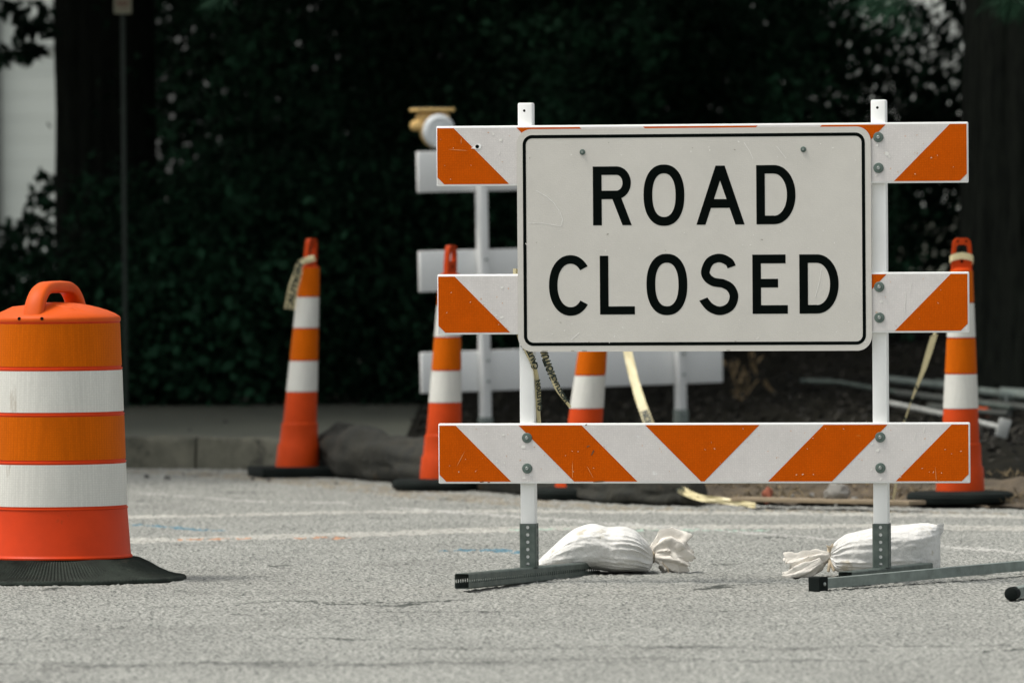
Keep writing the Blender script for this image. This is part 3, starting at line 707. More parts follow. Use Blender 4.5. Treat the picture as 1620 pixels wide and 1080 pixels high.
# ------------------------------------------------------------------ tall channelizer cones
def cone(label, px, py, lean, H, hrot, base='round', z0=0.0, ry=0):
    p = gnd(px, py, z0); root = thing('tall_traffic_cone', label, 'traffic cone', (p.x, p.y, z0), ry, 'tall orange and white traffic cones')
    sh = (lean, 0); k = H / 1.12
    def r_at(z): return .094 - (.094 - .050) * (z / (.96 * k))
    b0 = .05; mb = MB()
    prof = [(r_at(.0) + .009, b0), (r_at(.1 * k) + .008, b0 + .10 * k), (r_at(.107 * k) + .001, b0 + .112 * k), (r_at(.2 * k) + .001, b0 + .2 * k), (r_at(.206 * k) - .005, b0 + .206 * k), (r_at(.345 * k) - .005, b0 + .345 * k), (r_at(.345 * k) - .007, b0 + .352 * k), (r_at(.94 * k) - .006, b0 + .935 * k), (.030, b0 + .945 * k)]
    mb.lathe(prof, 40, 0, None, sh)
    for q in range(8):   # moulded ribs in the skirt
        a = q * math.pi / 4 + .2; d = Vector((math.cos(a), math.sin(a), 0))
        mb.tube([d * (r_at(0) + .002) + Vector((sh[0] * b0, 0, b0)), d * (r_at(.1) - .001) + Vector((sh[0] * (b0 + .08), 0, b0 + .08 * k))], [.007, .002], 6)
    part('body', mb, M_cone, root, 35)
    for (za, zb, m) in ((.352, .495, M_drumw), (.502, .645, M_amber), (.652, .795, M_drumw), (.80, .932, M_amber)):
        m2 = MB(); za *= k; zb *= k
        m2.lathe([(r_at(za) - .007, b0 + za), (r_at(za) - .0035, b0 + za), (r_at(zb) - .0035, b0 + zb), (r_at(zb) - .007, b0 + zb)], 40, 0, None, sh, False, False)
        part('reflective_band', m2, m, root, 35)
    mb = MB(); ht = H; hb = b0 + .935 * k; w0, w1 = .043, .036; zt = ht
    outer = [(-w0, hb - .01), (-w0, hb + .05), (-w1 - .003, zt - .03), (-w1, zt - .012), (-w1 + .012, zt), (0, zt + .001), (w1 - .012, zt), (w1, zt - .012), (w1 + .003, zt - .03), (w0, hb + .05), (w0, hb - .01), (0, hb - .01)]
    ih = zt - .028; il = hb + .062
    inner = [(-.024, il), (-.025, il + .01), (-.024, ih - .014), (-.022, ih - .006), (-.015, ih), (0, ih), (.015, ih), (.022, ih - .006), (.024, ih - .014), (.025, il + .01), (.024, il), (0, il - .003)]
    Mh = Matrix.Rotation(hrot, 4, 'Z')
    Sh = Matrix(((1, 0, lean, 0), (0, 1, 0, 0), (0, 0, 1, 0), (0, 0, 0, 1)))
    mb.ring(outer, inner, -.011, .011, 0, Sh @ Mh)
    for hx, hz, hr in ((-.018, zt - .013, .005), (.018, zt - .013, .005), (0, il - .026, .007)):
        mb.lathe([(hr, 0), (hr, .0012)], 12, 1, Sh @ Mh @ Matrix.Translation((hx, -.0108, hz)) @ Matrix.Rotation(math.pi / 2, 4, 'X'))
    part('handle', mb, [M_cone, M_black], root, 40)
    mb = MB()
    if base == 'square': mb.box((.0, 0, .025), (.40, .40, .05), .008)
    else: mb.lathe([(.06, .055), (.12, .054), (.205, .050), (.222, .042), (.227, .028), (.222, .010), (.205, .001)], 40)
    part('rubber_base', mb, M_rubberd, root, 35)
    return root
C1 = cone('leaning orange cone with a square black base, alone before the kerb', 469, 754, .072, 1.125, R(48), 'square', 0, R(12))
C2 = cone('orange cone partly hidden behind the left ends of the striped rails', 699, 775, .045, 1.10, R(62))
C3 = cone('strongly tilted orange cone seen below the sign, its top hidden by the sign', 913, 789, .112, 1.10, R(20))
C4 = cone('upright orange cone at the right ends of the rails, yellow tape around its handle', 1519, 796, .012, 1.115, R(4), 'round', .015)

# ------------------------------------------------------------------ back barricade, seen from behind, with warning lamp
bx = at(908, 580, 44.8).x
BB = thing('plain_backed_barricade', 'white barricade seen from behind with a yellow warning lamp on its corner', 'barricade', (bx, 44.8, .0), R(33))
BB.rotation_euler = (0, -R(.75), R(33))
for z in (.345, .853, 1.352):
    part('rail', rail_mb(False), [M_white], BB, 40, (0, 0, z))
def bxl(px): return (at(px, 580, 44.8).x - bx) / math.cos(R(33))
for px in (757, 1073):
    x = bxl(px) + (.02 if px < 900 else .0); mb = MB(); mb.box((x, -.0365, .87), (.048, .048, 1.36), .005)
    for z in (.345, .853, 1.352):
        for dz in (.05, .155): mb.lathe([(.007, 0), (.006, .008)], 10, 1, Matrix.Translation((x + .005, -.0605, z + dz)) @ Matrix.Rotation(math.pi / 2, 4, 'X'))
    part('post', mb, [M_white, M_bolt], BB, 40)
    mb = MB(); perforated(mb, .16, .0290, .0254, .0053, Matrix.Translation((x, -.0365, .055)))
    s1 = part('sleeve', mb, M_galvd, BB); solidify(s1, .0025)
    mb = MB(); perforated(mb, 1.3, .0255, .0254, .0042, Matrix.Translation((x, -.0365, .029)) @ Matrix.Rotation(R(25), 4, 'Z') @ Matrix.Translation((0, -.66, 0)) @ Matrix.Rotation(-math.pi / 2, 4, 'X'))
    s1 = part('foot', mb, M_galvd, BB)
wl = part('warning_lamp', MB(), M_yellow, BB); lp = at(690, 208, 44.5)
BBm = Matrix.Translation((bx, 44.8, 0)) @ Matrix.LocRotScale(None, BB.rotation_euler, None)
LM = BBm.inverted() @ Matrix.Translation(lp) @ Matrix.Rotation(R(22), 4, 'Z')      # local lamp space: -y towards the camera
SL = 44.5 / FPX
mb = MB(); mb.lathe([(.060, -.03), (.082, -.02), (.086, 0), (.086, .03), (.07, .04)], 36, 0, LM @ Matrix.Rotation(math.pi / 2, 4, 'X'))
wl.data = mb.mesh('warning_lamp', M_yellow, 40)
mb = MB(); mb.lathe([(.086, .030), (.087, .042), (.080, .054), (.066, .060), (.060, .058), (.03, .066), (.002, .068)], 36, 0, LM @ Matrix.Rotation(math.pi / 2, 4, 'X')); part('lens', mb, M_lens, wl, 40)
mb = MB(); mb.box((-.005, .035, .060), (.17, .085, .075), .022, 0, LM); mb.box((-.078, .03, .030), (.085, .10, .055), .024, 0, LM); mb.box((-.01, .03, .108), (.205, .12, .018), .006, 0, LM); part('housing', mb, M_yellow, wl, 40)
mb = MB(); mb.box((-.02, .03, .119), (.17, .10, .006), .002, 0, LM); part('solar_panel', mb, M_panel, wl)

# ------------------------------------------------------------------ caution tape
def text_mesh(txt):
    cu = bpy.data.curves.new('t', 'FONT'); cu.body = txt; cu.resolution_u = 2; cu.offset = .05; o = bpy.data.objects.new('t', cu); COL.objects.link(o)
    dg = bpy.context.evaluated_depsgraph_get(); dg.update(); me = o.evaluated_get(dg).to_mesh()
    v = np.array([x.co[:2] for x in me.vertices]); f = [list(p.vertices) for p in me.polygons]
    bpy.data.objects.remove(o); bpy.data.curves.remove(cu); return v, f
TV, TF = text_mesh('CAUTION')
TV[:, 0] -= TV[:, 0].min(); TV[:, 1] -= TV[:, 1].min(); TV /= TV[:, 1].max(); TLEN = TV[:, 0].max()
def tape(name, pts, wdt, label, twist=0, texts=(), mirror=True, loc=None, size=.6, tw0=0, wide=1.0):
    # pts: world points along the strip; texts: start distances along it
    pts = [Vector(p) for p in pts]; c = []
    for k in range(len(pts) - 1):
        p0, p1, p2, p3 = pts[max(k - 1, 0)], pts[k], pts[k + 1], pts[min(k + 2, len(pts) - 1)]
        for t in np.linspace(0, 1, 13)[:-1]: c.append(.5 * (2 * p1 + (p2 - p0) * t + (2 * p0 - 5 * p1 + 4 * p2 - p3) * t * t + (3 * p1 - p0 - 3 * p2 + p3) * t ** 3))
    c.append(pts[-1]); d = [0]
    for a, b in zip(c[:-1], c[1:]): d.append(d[-1] + (b - a).length)
    view = Vector((0, -1, 0)); fr = []
    for i, p in enumerate(c):
        t = (c[min(i + 1, len(c) - 1)] - c[max(i - 1, 0)]).normalized(); s = t.cross(view)
        s = s.normalized() if s.length > .05 else Vector((0, 0, 1)); a = tw0 + twist * d[i] / d[-1] + .35 * noise.noise((d[i] * 5, 3, twist))
        nrm = s.cross(t); s = s * math.cos(a) + nrm * math.sin(a); fr.append((p, s, s.cross(t)))
    wf = wdt if callable(wdt) else (lambda u: wdt)
    mb = MB(); vs = []; fs = []
    for i, (p, s, n_) in enumerate(fr):
        ww = wf(d[i] / d[-1]) / 2
        for q in (-1, -.33, .33, 1): vs.append(p + s * (ww * q) + n_ * (.004 * math.sin(q * 4 + d[i] * 40)))
    for i in range(len(fr) - 1):
        for q in range(3): a = i * 4 + q; fs.append((a, a + 1, a + 5, a + 4))
    mb.add(vs, fs)
    for t0 in texts:
        ln = None; vv = []
        W = wf(t0 / d[-1]); hgt = W * size; st = hgt * .95 * wide
        for x, y in TV:
            ss = t0 + ((TLEN - x) if mirror else x) * st * .9; ss = min(max(ss, 0), d[-1]); j = min(int(np.searchsorted(d, ss)), len(fr) - 1); j = max(j, 1)
            f = (ss - d[j - 1]) / max(1e-6, d[j] - d[j - 1]); p = fr[j - 1][0].lerp(fr[j][0], f); s = fr[j - 1][1].lerp(fr[j][1], f); nn = fr[j - 1][2].lerp(fr[j][2], f)
            vv.append((p + s * ((y - .5) * hgt), nn))
        for sg in (-1, 1): mb.add([p + nn * (sg * .0055) for p, nn in vv], TF, 1)   # printed on both sides
    o = solo(name, mb, [M_tape, M_tapeink], label, 'caution tape', 60); return o
Yp = 30.108
tape('caution_tape', [at(817, 425, Yp + .10), at(819, 500, Yp + .07), at(822, 533, Yp + .018), at(836, 556, Yp), at(846, 580, Yp + .008), at(850, 610, Yp + .03), at(852, 640, Yp + .045), at(852, 672, Yp + .06), at(851, 720, Yp + .10)], lambda u: .023, 'narrow yellow tape with black letters hanging down beside the left post of the sign', .5, (.27, .42), True, None, 1.0, .25)
tape('caution_tape', [at(856, 535, Yp + .02), at(862, 562, Yp + .01), at(870, 585, Yp), at(881, 611, Yp), at(892, 630, Yp), at(902, 644, Yp)], lambda u: .026 - .009 * u, 'short loose yellow tape tail slanting away to the right of the left post', .4, (.02, .135), False, None, 1.0, .2)
c3t = (C3.location.x + .112 * 1.05, C3.location.y - .02, 1.05)
tape('caution_tape', [c3t, at(985, 520, 38.0), at(996, 570, 37.9), at(1009, 620, 37.8), at(1026, 668, 37.7), at(1050, 725, 37.6), at(1072, 768, 37.45), at(1085, 778, 37.35), at(1108, 787, 37.2), at(1140, 791, 37.15), at(1168, 795, 37.1), at(1195, 799.5, 37.0)], lambda u: .030 + .012 * min(1, u * 2) - .020 * max(0, u - .5) / .5, 'long pale yellow tape slanting down behind the lower rail onto the road edge', .5, (.22, .42, .95, 1.18, 1.36), True, None, .85, -.3)
hc1 = Vector((C1.location.x + .072 * 1.03, C1.location.y - .03, 1.02))
tape('caution_tape', [hc1 + Vector((.02, 0, .015)), hc1 + Vector((-.045, -.02, -.01)), at(471, 432, C1.location.y - .06), at(465, 452, C1.location.y - .06), at(461, 470, C1.location.y - .06), at(458, 489, C1.location.y - .06)], lambda u: .026 + .026 * min(1, u * 1.3), 'short yellow tape end hanging off the handle of the leaning cone near the kerb', .2, (.075,), True, None, .95, 0, 1.5)
def wrap(name, cpt, r1, r2, label):
    mb = MB(); vs = []; fs = []; n = 28
    for k in range(n):
        a = 2 * math.pi * k / n; cx, cy = math.cos(a), math.sin(a)
        cx = math.copysign(abs(cx) ** .5, cx); cy = math.copysign(abs(cy) ** .5, cy); dz = -.012 * math.sin(a * 1.0) - .008 * abs(cx)
        for q in (-1, 1): vs.append((cpt[0] + cx * r1, cpt[1] + cy * r2, cpt[2] + dz + q * .014))
    for k in range(n): j = (k + 1) % n; fs.append((2 * k, 2 * j, 2 * j + 1, 2 * k + 1))
    mb.add(vs, fs); return mb
hz = 1.115 - .085
mb = wrap('x', (C4.location.x + .012 * hz, C4.location.y, .015 + hz), .050, .022, '')
mb.tube([(C4.location.x + .02, C4.location.y + .03, .015 + hz - .01), (C4.location.x - .03, C4.location.y + .04, .90), at(1492, 480, 36.5), at(1478, 530, 36.5)], .006, 6)
seg = [at(1478, 530, 36.5), at(1470, 556, 36.5), at(1461, 585, 36.5), at(1449, 615, 36.5), at(1441, 636, 36.5), at(1431, 665, 36.5), at(1424, 700, 36.6), at(1418, 760, 36.7), at(1412, 795, 36.7)]
vs = []; fs = []
for i, p in enumerate(seg):
    wv = [.016, .016, .013, .009, .007, .009, .008, .008, .008][i]; a = .3 if i < 4 else .9
    vs += [p + Vector((-wv * math.cos(a), -.004, -.004)), p + Vector((wv * math.cos(a), .004, .004))]
for i in range(len(seg) - 1): fs.append((2 * i, 2 * i + 1, 2 * i + 3, 2 * i + 2))
mb.add(vs, fs)
for i, p in enumerate(seg[3:6]): mb.box(p + Vector((.002, -.008, .006)), (.006, .003, .018), 0, 1)
solo('caution_tape', mb, [M_tape, M_tapeink], 'thin twisted yellow tape tied around the handle of the cone beside the right rail ends', 'caution tape', 60)

# ------------------------------------------------------------------ erosion sock, board, rubble, steel poles
mb = MB(); vs = []; fs = []; n = 36
path = [(-.815, 41.95), (-.79, 41.80), (-.70, 41.42), (-.52, 40.86), (-.30, 40.18), (-.05, 39.40), (.2, 38.62), (.45, 37.86), (.68, 37.52), (.80, 37.42)]
pp = []
for k in range(len(path) - 1):
    for t in np.linspace(0, 1, 9)[:-1]: pp.append((path[k][0] + (path[k + 1][0] - path[k][0]) * t, path[k][1] + (path[k + 1][1] - path[k][1]) * t))
pp.append(path[-1]); N = len(pp)
for i, (x, y) in enumerate(pp):
    a_, b_ = pp[max(i - 1, 0)], pp[min(i + 1, N - 1)]; t = Vector((b_[0] - a_[0], b_[1] - a_[1], 0)).normalized(); s = Vector((t.y, -t.x, 0)); u = i / (N - 1)
    e = min(1, (u / .018) ** .5) * min(1, ((1 - u) / .02) ** .5 + .05); rad = (.128 - .062 * max(0, min(1, (u - .22) * 2))) * max(e, .04)
    for k in range(n):
        a = 2 * math.pi * k / n; am = .45 + .55 * min(1, u * 6); r = rad * (1 + am * .30 * noise.noise((u * 15, math.cos(a) * 1.5, math.sin(a) * 1.5)) + am * .20 * noise.noise((u * 38, math.cos(a) * 3, math.sin(a) * 3)))
        q = Vector((x, y, rad * .86)) + s * (r * math.cos(a) * 1.08) + Vector((0, 0, 1)) * (r * math.sin(a)); q.z = max(q.z, .002); vs.append(q)
for i in range(N - 1):
    for k in range(n): k2 = (k + 1) % n; fs.append((i * n + k2, i * n + k, (i + 1) * n + k, (i + 1) * n + k2))
fs.append(tuple(range(n))); fs.append(tuple(reversed(range((N - 1) * n, N * n)))); mb.add(vs, fs)
solo('erosion_sock', mb, M_sock, 'lumpy dark fabric erosion sock lying along the gutter behind the cones', 'erosion sock', 80)
mb = MB(); a = gnd(1170, 796, .02); b = gnd(1452, 802, .02); d = b - a
mb.box((0, 0, 0), (d.length, .12, .016), .003, 0, Matrix.Translation((a + b) / 2 + Vector((0, .02, .018))) @ Matrix.Rotation(math.atan2(d.y, d.x), 4, 'Z'))
solo('wooden_board', mb, M_board, 'thin weathered board lying flat along the dirt edge of the road', 'board')
def rock(r, seedn, sq=.7):
    bm = bmesh.new(); bmesh.ops.create_icosphere(bm, subdivisions=3, radius=r)
    for v in bm.verts:
        k = 1 + .35 * noise.noise(v.co / r * 1.3 + Vector((seedn, 0, 0))) + .12 * noise.noise(v.co / r * 4 + Vector((seedn, 2, 0))); v.co *= k; v.co.z *= sq
    mb = MB(); bm.verts.index_update(); mb.add([v.co for v in bm.verts], [[v.index for v in f.verts] for f in bm.faces]); bm.free(); return mb
RK = [rock(1, s).mesh('stone', M_stone, 30) for s in (1, 5, 9)]
RK2 = [rock(1, s).mesh('rubble', M_rubble, 30) for s in (3, 7)]
def stone(px, py, r, me, name, label, cat, group, z=0.0):
    p = gnd(px, py, z); o = link(name, me, None, p + Vector((0, 0, r * .35))); o.scale = (r, r, r); o.rotation_euler = (0, 0, random.random() * 6)
    o['label'] = label; o['category'] = cat; o['group'] = group
for i, (px, py, pr) in enumerate([(232, 755, 4.5), (264, 758, 5.5), (400, 759, 3.5), (425, 761, 3), (332, 752, 2.5), (531, 766, 3), (345, 747, 2), (290, 750, 2)]):
    stone(px, py, pr * .0030, RK[i % 3], 'stone', 'small dark stone on the road in front of the left kerb', 'stone', 'small stones before the kerb')
for px, py, pr in ((522, 696, 4), (357, 668, 4), (300, 681, 3)):
    stone(px, py, pr * .0031, RK[1], 'stone', 'small dark stone on the pavement above the left kerb', 'stone', 'small stones on the pavement', .15)
for i in range(26):
    px = 1185 + random.random() * 240; py = 775 + random.random() * 28
    stone(px, py, .006 + .012 * random.random() ** 2, RK2[i % 2], 'rubble_piece', 'small piece of broken rubble in the dirt strip behind the right post', 'rubble', 'rubble in the dirt strip', .03)
p = gnd(1325, 787, .05); o = link('rubble_chunk', rock(1, 12, .8).mesh('rubble_chunk', M_rubble, 30), None, p + Vector((0, 0, .02))); o.scale = (.055, .05, .05)
o['label'] = 'largest grey chunk of rubble on the dirt behind the board'; o['category'] = 'rubble'
p = gnd(1214, 783, .05); o = link('brick_chunk', rock(1, 22, .9).mesh('brick_chunk', mat('brick_red', (.22, .06, .03), .9), 30), None, p); o.scale = (.025, .03, .035)
o['label'] = 'small red brick fragment in the dirt near the tape end'; o['category'] = 'brick fragment'
def on_bank(px, py, h):
    Y = 37.0
    while Y < 60:
        q = at(px, py, Y)
        if q.z <= bank_z(q.x, Y) + h: break
        Y += .05
    return q
def pole(name, pts, rad, m, label, extra=None, n=10):
    mb = MB(); mb.tube(pts, rad, n)
    ms = [m, M_boltlight, MATS['orange_plastic'], m]
    if extra: extra(mb)
    return solo(name, mb, ms, label, 'steel pole', 40, 'steel poles on the bank')
def e1(mb): mb.box(on_bank(1291, 602, .05), (.17, .05, .022), .006, 0)
pole('steel_pole', [on_bank(1270, 602.5, .05), on_bank(1330, 605, .05), on_bank(1380, 614, .05), on_bank(1500, 632, .05), on_bank(1600, 645, .05)], .013, M_galv, 'thin dark steel pole with a flattened end lying left across the bank', e1)
def e2(mb):
    c = on_bank(1606, 625, .05); mb.tube([c + Vector((-.08, 0, .006)), c + Vector((.06, 0, -.004))], .037, 12, 0); mb.tube([c + Vector((-.05, -.03, .0)), c + Vector((-.04, -.03, -.08))], .010, 8, 1)
pole('steel_pole', [on_bank(1404, 600, .05), on_bank(1500, 611, .05), on_bank(1560, 620, .05), on_bank(1660, 631, .05)], .022, M_galvd, 'thick steel pole with a bulky clamp at the right edge of the bank', e2)
def e3(mb):
    c = on_bank(1587, 677, .05); mb.box((0, 0, 0), (.057, .03, .09), .004, 3, Matrix.Translation(c) @ Matrix.Rotation(R(16), 4, 'Y'))
pole('steel_pole', [on_bank(1395, 635, .05), on_bank(1499, 656, .05), on_bank(1587, 677, .05)], .014, mat('weathered_pale_steel', (.42, .43, .41), .5, .25, 12, metal=.2), 'dull pale steel pole ending in a small upright plate on the bank', e3)
def e4(mb): mb.tube([on_bank(1549, 651, .05), on_bank(1563, 652, .05)], .023, 10, 2)
pole('steel_pole', [on_bank(1470, 643, .05), on_bank(1546, 651, .05), on_bank(1596, 655, .05)], .017, M_darktrim, 'short dark pole with an orange collar beside the right cone', e4)
pole('steel_pole', [on_bank(1420, 622, .05), on_bank(1520, 634, .05), on_bank(1650, 648, .05)], .020, M_darktrim, 'dark steel pole buried in the middle of the bundle on the bank')
pole('steel_pole', [on_bank(1480, 604, .05), on_bank(1560, 611, .05), on_bank(1660, 618, .05)], .017, M_galv, 'rearmost dark steel pole of the bundle at the right edge')

# ------------------------------------------------------------------ leaves and trees
def leaves(name, P, size, aspect, m, parent=None, droop=None, label=None, cat=None, kind=None, spread=1.0):
    n = len(P); P = np.asarray(P)
    if droop is None: t = rng.normal(0, 1, (n, 3))
    else: t = np.asarray(droop) + rng.normal(0, .45 * spread, (n, 3))
    t /= np.linalg.norm(t, axis=1)[:, None]; r = rng.normal(0, 1, (n, 3)); s = np.cross(t, r); s /= np.linalg.norm(s, axis=1)[:, None]; nn = np.cross(t, s)
    L = (size * rng.uniform(.6, 1.3, n))[:, None]; W = L * aspect
    co = np.empty((n, 6, 3))
    co[:, 0] = P; co[:, 1] = P + t * L * .45 + s * W * .5 + nn * W * .12; co[:, 2] = P + t * L + nn * L * .08; co[:, 3] = P + t * L * .45 - s * W * .5 + nn * W * .12
    co = co[:, :4]; N = n * 4
    me = bpy.data.meshes.new(name); me.vertices.add(N); me.vertices.foreach_set('co', co.reshape(-1))
    me.loops.add(N); me.loops.foreach_set('vertex_index', np.arange(N, dtype=np.int32)); me.polygons.add(n)
    me.polygons.foreach_set('loop_start', np.arange(0, N, 4, dtype=np.int32)); me.polygons.foreach_set('loop_total', np.full(n, 4, np.int32))
    me.materials.append(m); me.update(calc_edges=True)
    o = link(name, me, parent)
    if label: o['label'] = label; o['category'] = cat
    if kind: o['kind'] = kind
    return o
def clumps(n_cl, per, box, rad, keep=None):
    (x0, x1), (y0, y1), (z0, z1) = box
    c = np.stack([rng.uniform(x0, x1, n_cl), rng.uniform(y0, y1, n_cl), rng.uniform(z0, z1, n_cl)], -1)
    if keep is not None: c = c[keep(c)]
    p = np.repeat(c, per, 0); return p + rng.normal(0, 1, p.shape) * np.asarray(rad)
def bark_trunk(name, parent, pts, rads, m=M_bark):
    mb = MB(); n = 150; vs = []; fs = []
    P = []; RR = []
    for k in range(len(pts) - 1):
        for t in np.linspace(0, 1, 26)[:-1]: P.append(Vector(pts[k]).lerp(Vector(pts[k + 1]), t)); RR.append(rads[k] + (rads[k + 1] - rads[k]) * t)
    P.append(Vector(pts[-1])); RR.append(rads[-1])
    for i, p in enumerate(P):
        for k in range(n):
            a = 2 * math.pi * k / n; r = RR[i] * (1 + .05 * noise.noise((math.cos(a) * 5, math.sin(a) * 5, p.z * .7)) + .03 * noise.noise((math.cos(a) * 14, math.sin(a) * 14, p.z * 1.5)) - .10 * abs(noise.noise((math.cos(a) * 12, math.sin(a) * 12, p.z * .9 + 5))) + .15 * max(0, 1 - i / 24) * abs(math.sin(a * 2.5 + 1)))
            vs.append((p.x + r * math.cos(a), p.y + r * math.sin(a), p.z))
    for i in range(len(P) - 1):
        for k in range(n): k2 = (k + 1) % n; fs.append((i * n + k, i * n + k2, (i + 1) * n + k2, (i + 1) * n + k))
    mb.add(vs, fs); return part(name, mb, m, parent, 80)
def limbs(parent, starts):
    mb = MB()
    for a, b, r in starts:
        a = Vector(a); b = Vector(b); mid = a.lerp(b, .5) + Vector((0, 0, .25)); mb.tube([a, a.lerp(mid, .5), mid, mid.lerp(b, .5) + Vector((.05, 0, .1)), b], [r, r * .8, r * .6, r * .45, r * .2], 8)
    return part('limb', mb, M_bark, parent, 80)

# left tree
ta = at(170, 640, 50.9); TA = thing('broadleaf_tree', 'broad dark trunk at left before the pale wall, leafy twigs hanging beside it', 'tree', (0, 0, 0))
bark_trunk('trunk', TA, [(ta.x, 50.9, 0.0), (ta.x, 50.9, .5), (ta.x, 50.9, 2), (ta.x - .02, 50.9, 4), (ta.x, 50.9, 7)], [.36, .30, .29, .30, .24])
limbs(TA, [((ta.x, 50.9, 3.1), (ta.x - 2.2, 49, 3.9), .12), ((ta.x, 50.9, 3.5), (ta.x + 2.2, 48, 4.6), .13), ((ta.x, 50.9, 4), (ta.x - 1, 56, 5.5), .12), ((ta.x - .1, 51.8, 3.0), (-3.1, 51.2, 2.55), .03)])
c = clumps(1900, 16, ((-9, .3), (40.6, 60), (2.95, 6.8)), (.30, .30, .16), lambda c: (c[:, 1] > 45.8) | (c[:, 0] < -3.3))
twigs = []
for px, py, k, sp in ((14, 6, 26, 9), (34, 20, 22, 8), (42, 42, 30, 10), (60, 30, 26, 9), (78, 34, 22, 8), (74, 14, 16, 7), (28, 60, 10, 5), (40, 82, 26, 8), (58, 76, 22, 7), (52, 86, 14, 5), (4, 92, 18, 7), (2, 82, 12, 5), (84, 46, 12, 6), (40, 8, 12, 7)):
    tw = []; twigs.append(tw)
    for _ in range(k):
        q = at(px + rng.normal(0, sp * .75), py + rng.normal(0, sp * .55), 51 + rng.normal(0, .12)); tw.append(q[:])
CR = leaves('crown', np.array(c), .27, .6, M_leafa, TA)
for tw in twigs: leaves('foliage', np.array(tw), .085, .55, M_leafa, CR, (0, 0, -.6), spread=1.6)
# right tree
tb = at(1648, 640, 46.5); TB = thing('bark_trunk_tree', 'thick rough barked trunk at the right edge behind the upright cone', 'tree', (0, 0, 0))
bark_trunk('trunk', TB, [(tb.x, 46.5, -.05), (tb.x, 46.5, .25), (tb.x, 46.5, .8), (tb.x + .01, 46.5, 2), (tb.x, 46.5, 7)], [.62, .50, .435, .42, .30])
limbs(TB, [((tb.x, 46.4, 3.2), (1.2, 44, 3.9), .12), ((tb.x, 46.5, 3.6), (4.4, 43, 4.4), .12), ((tb.x, 46.6, 4), (2, 51, 5.2), .12)])
c = clumps(1900, 16, ((.3, 9), (40.0, 60), (2.95, 6.8)), (.30, .30, .16), lambda c: (c[:, 1] > 46.2) | ((c[:, 0] > 3.2) & (c[:, 1] > 41.5)))
CB = leaves('crown', np.array(c), .27, .5, M_leafa, TB)
for px, py, k in ((1400, 14, 120), (1380, 8, 70), (1425, 8, 70), (1600, 12, 90), (1588, 4, 50), (1612, 16, 60), (345, 8, 40), (358, 0, 30), (1440, 40, 40)):
    fr = []; dr = []
    for _ in range(k):
        q = at(px + rng.normal(0, 10), py - 10 + rng.normal(0, 7), 45.5 + rng.normal(0, .2)); fr.append(q[:]); dr.append((-.55 + rng.normal(0, .35), 0, -.7))
    leaves('needles', np.array(fr), .11, .06, M_leafc, CB, np.array(dr))
# middle trees far back
TC = thing('dense_tree', 'dense dark green tree filling the background behind the sign', 'tree', (0, 0, 0))
bark_trunk('trunk', TC, [(.3, 58, 0), (.3, 58, 1), (.35, 58, 3), (.2, 58, 6)], [.3, .24, .2, .12])
limbs(TC, [((.3, 58, 2), (-1.4, 57, 3.5), .08), ((.3, 58, 2.3), (2, 57, 3.7), .08)])
c = clumps(2600, 16, ((-2.35, 2.0), (55.5, 62), (.2, 6.2)), (.16, .2, .16))
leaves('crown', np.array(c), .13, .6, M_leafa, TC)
TD = thing('willow_tree', 'narrow leaved tree with pale sky showing through at upper right', 'tree', (0, 0, 0))
bark_trunk('trunk', TD, [(3.4, 55, 0), (3.35, 55, 2), (3.3, 55, 5)], [.16, .13, .08])
limbs(TD, [((3.35, 55, 1.6), (2.1, 54.5, 2.9), .05), ((3.35, 55, 1.9), (2.5, 54.2, 3.6), .05), ((3.35, 55, 1.2), (2.0, 54.6, 2.0), .04)])
c = clumps(1250, 20, ((1.8, 4.2), (53, 56.5), (1.45, 4.0)), (.12, .12, .09), lambda c: ~((c[:, 0] > 2.3) & (c[:, 2] > 2.2) & (rng.uniform(0, 1, len(c)) > np.where(c[:, 2] > 2.45, .25, .6))))
c2 = clumps(800, 22, ((1.75, 4.2), (53, 58), (.2, 1.75)), (.14, .14, .11))
pp_ = np.concatenate([c, c2]); leaves('crown', pp_, .115, .24, M_leafa, TD, (-.55, 0, -.75))
# thicket of shrubs
def keepf(c):
    x, z = c[:, 0], c[:, 2]; u = rng.uniform(0, 1, len(c))
    k = np.ones(len(c), bool)
    k &= ~((x < -1.75) & (z > 1.25) & (u > .22)); k &= ~((x > 1.85) & (z > 1.55) & (u > .10))
    k &= ~((x < -2.45) & (z > .95)); k &= ~((x < .2) & (x > -1.8) & (z > 2.1) & (u > .75))
    return k
c = clumps(8500, 15, ((-4.6, 2.2), (51.2, 54.8), (.15, 3.6)), (.10, .12, .09), keepf)
front = clumps(2300, 15, ((-4.6, .4), (49.7, 50.6), (.15, 1.5)), (.09, .08, .08), keepf)
side = clumps(420, 14, ((.3, 2.2), (50.0, 51.0), (.5, 1.5)), (.10, .1, .08))
sh_left = []
for px, py, k, sp in ((70, 285, 20, 8), (82, 300, 26, 9), (50, 312, 18, 7), (78, 330, 40, 11), (60, 345, 26, 10), (45, 352, 18, 8), (20, 372, 40, 12), (50, 380, 40, 14), (80, 370, 40, 12), (8, 360, 26, 8), (30, 400, 50, 14), (70, 405, 50, 14), (5, 395, 40, 10)):
    for _ in range(k): sh_left.append(at(px + rng.normal(0, sp), py + rng.normal(0, sp * .8), 51.2 + rng.normal(0, .2))[:])
c[:, 1] += np.array([3.4 * noise.noise((x * .75, 3, z * .9)) + .9 * noise.noise((x * 2.2, 7, z * 2.2)) for x, y, z in c])
every = np.concatenate([c, front, side, np.array(sh_left)])
pick = np.array([noise.noise((x * .9, y * .35, z * 1.1 + 20)) + .5 * noise.noise((x * 2.6, y, z * 2.6)) > .20 for x, y, z in every])
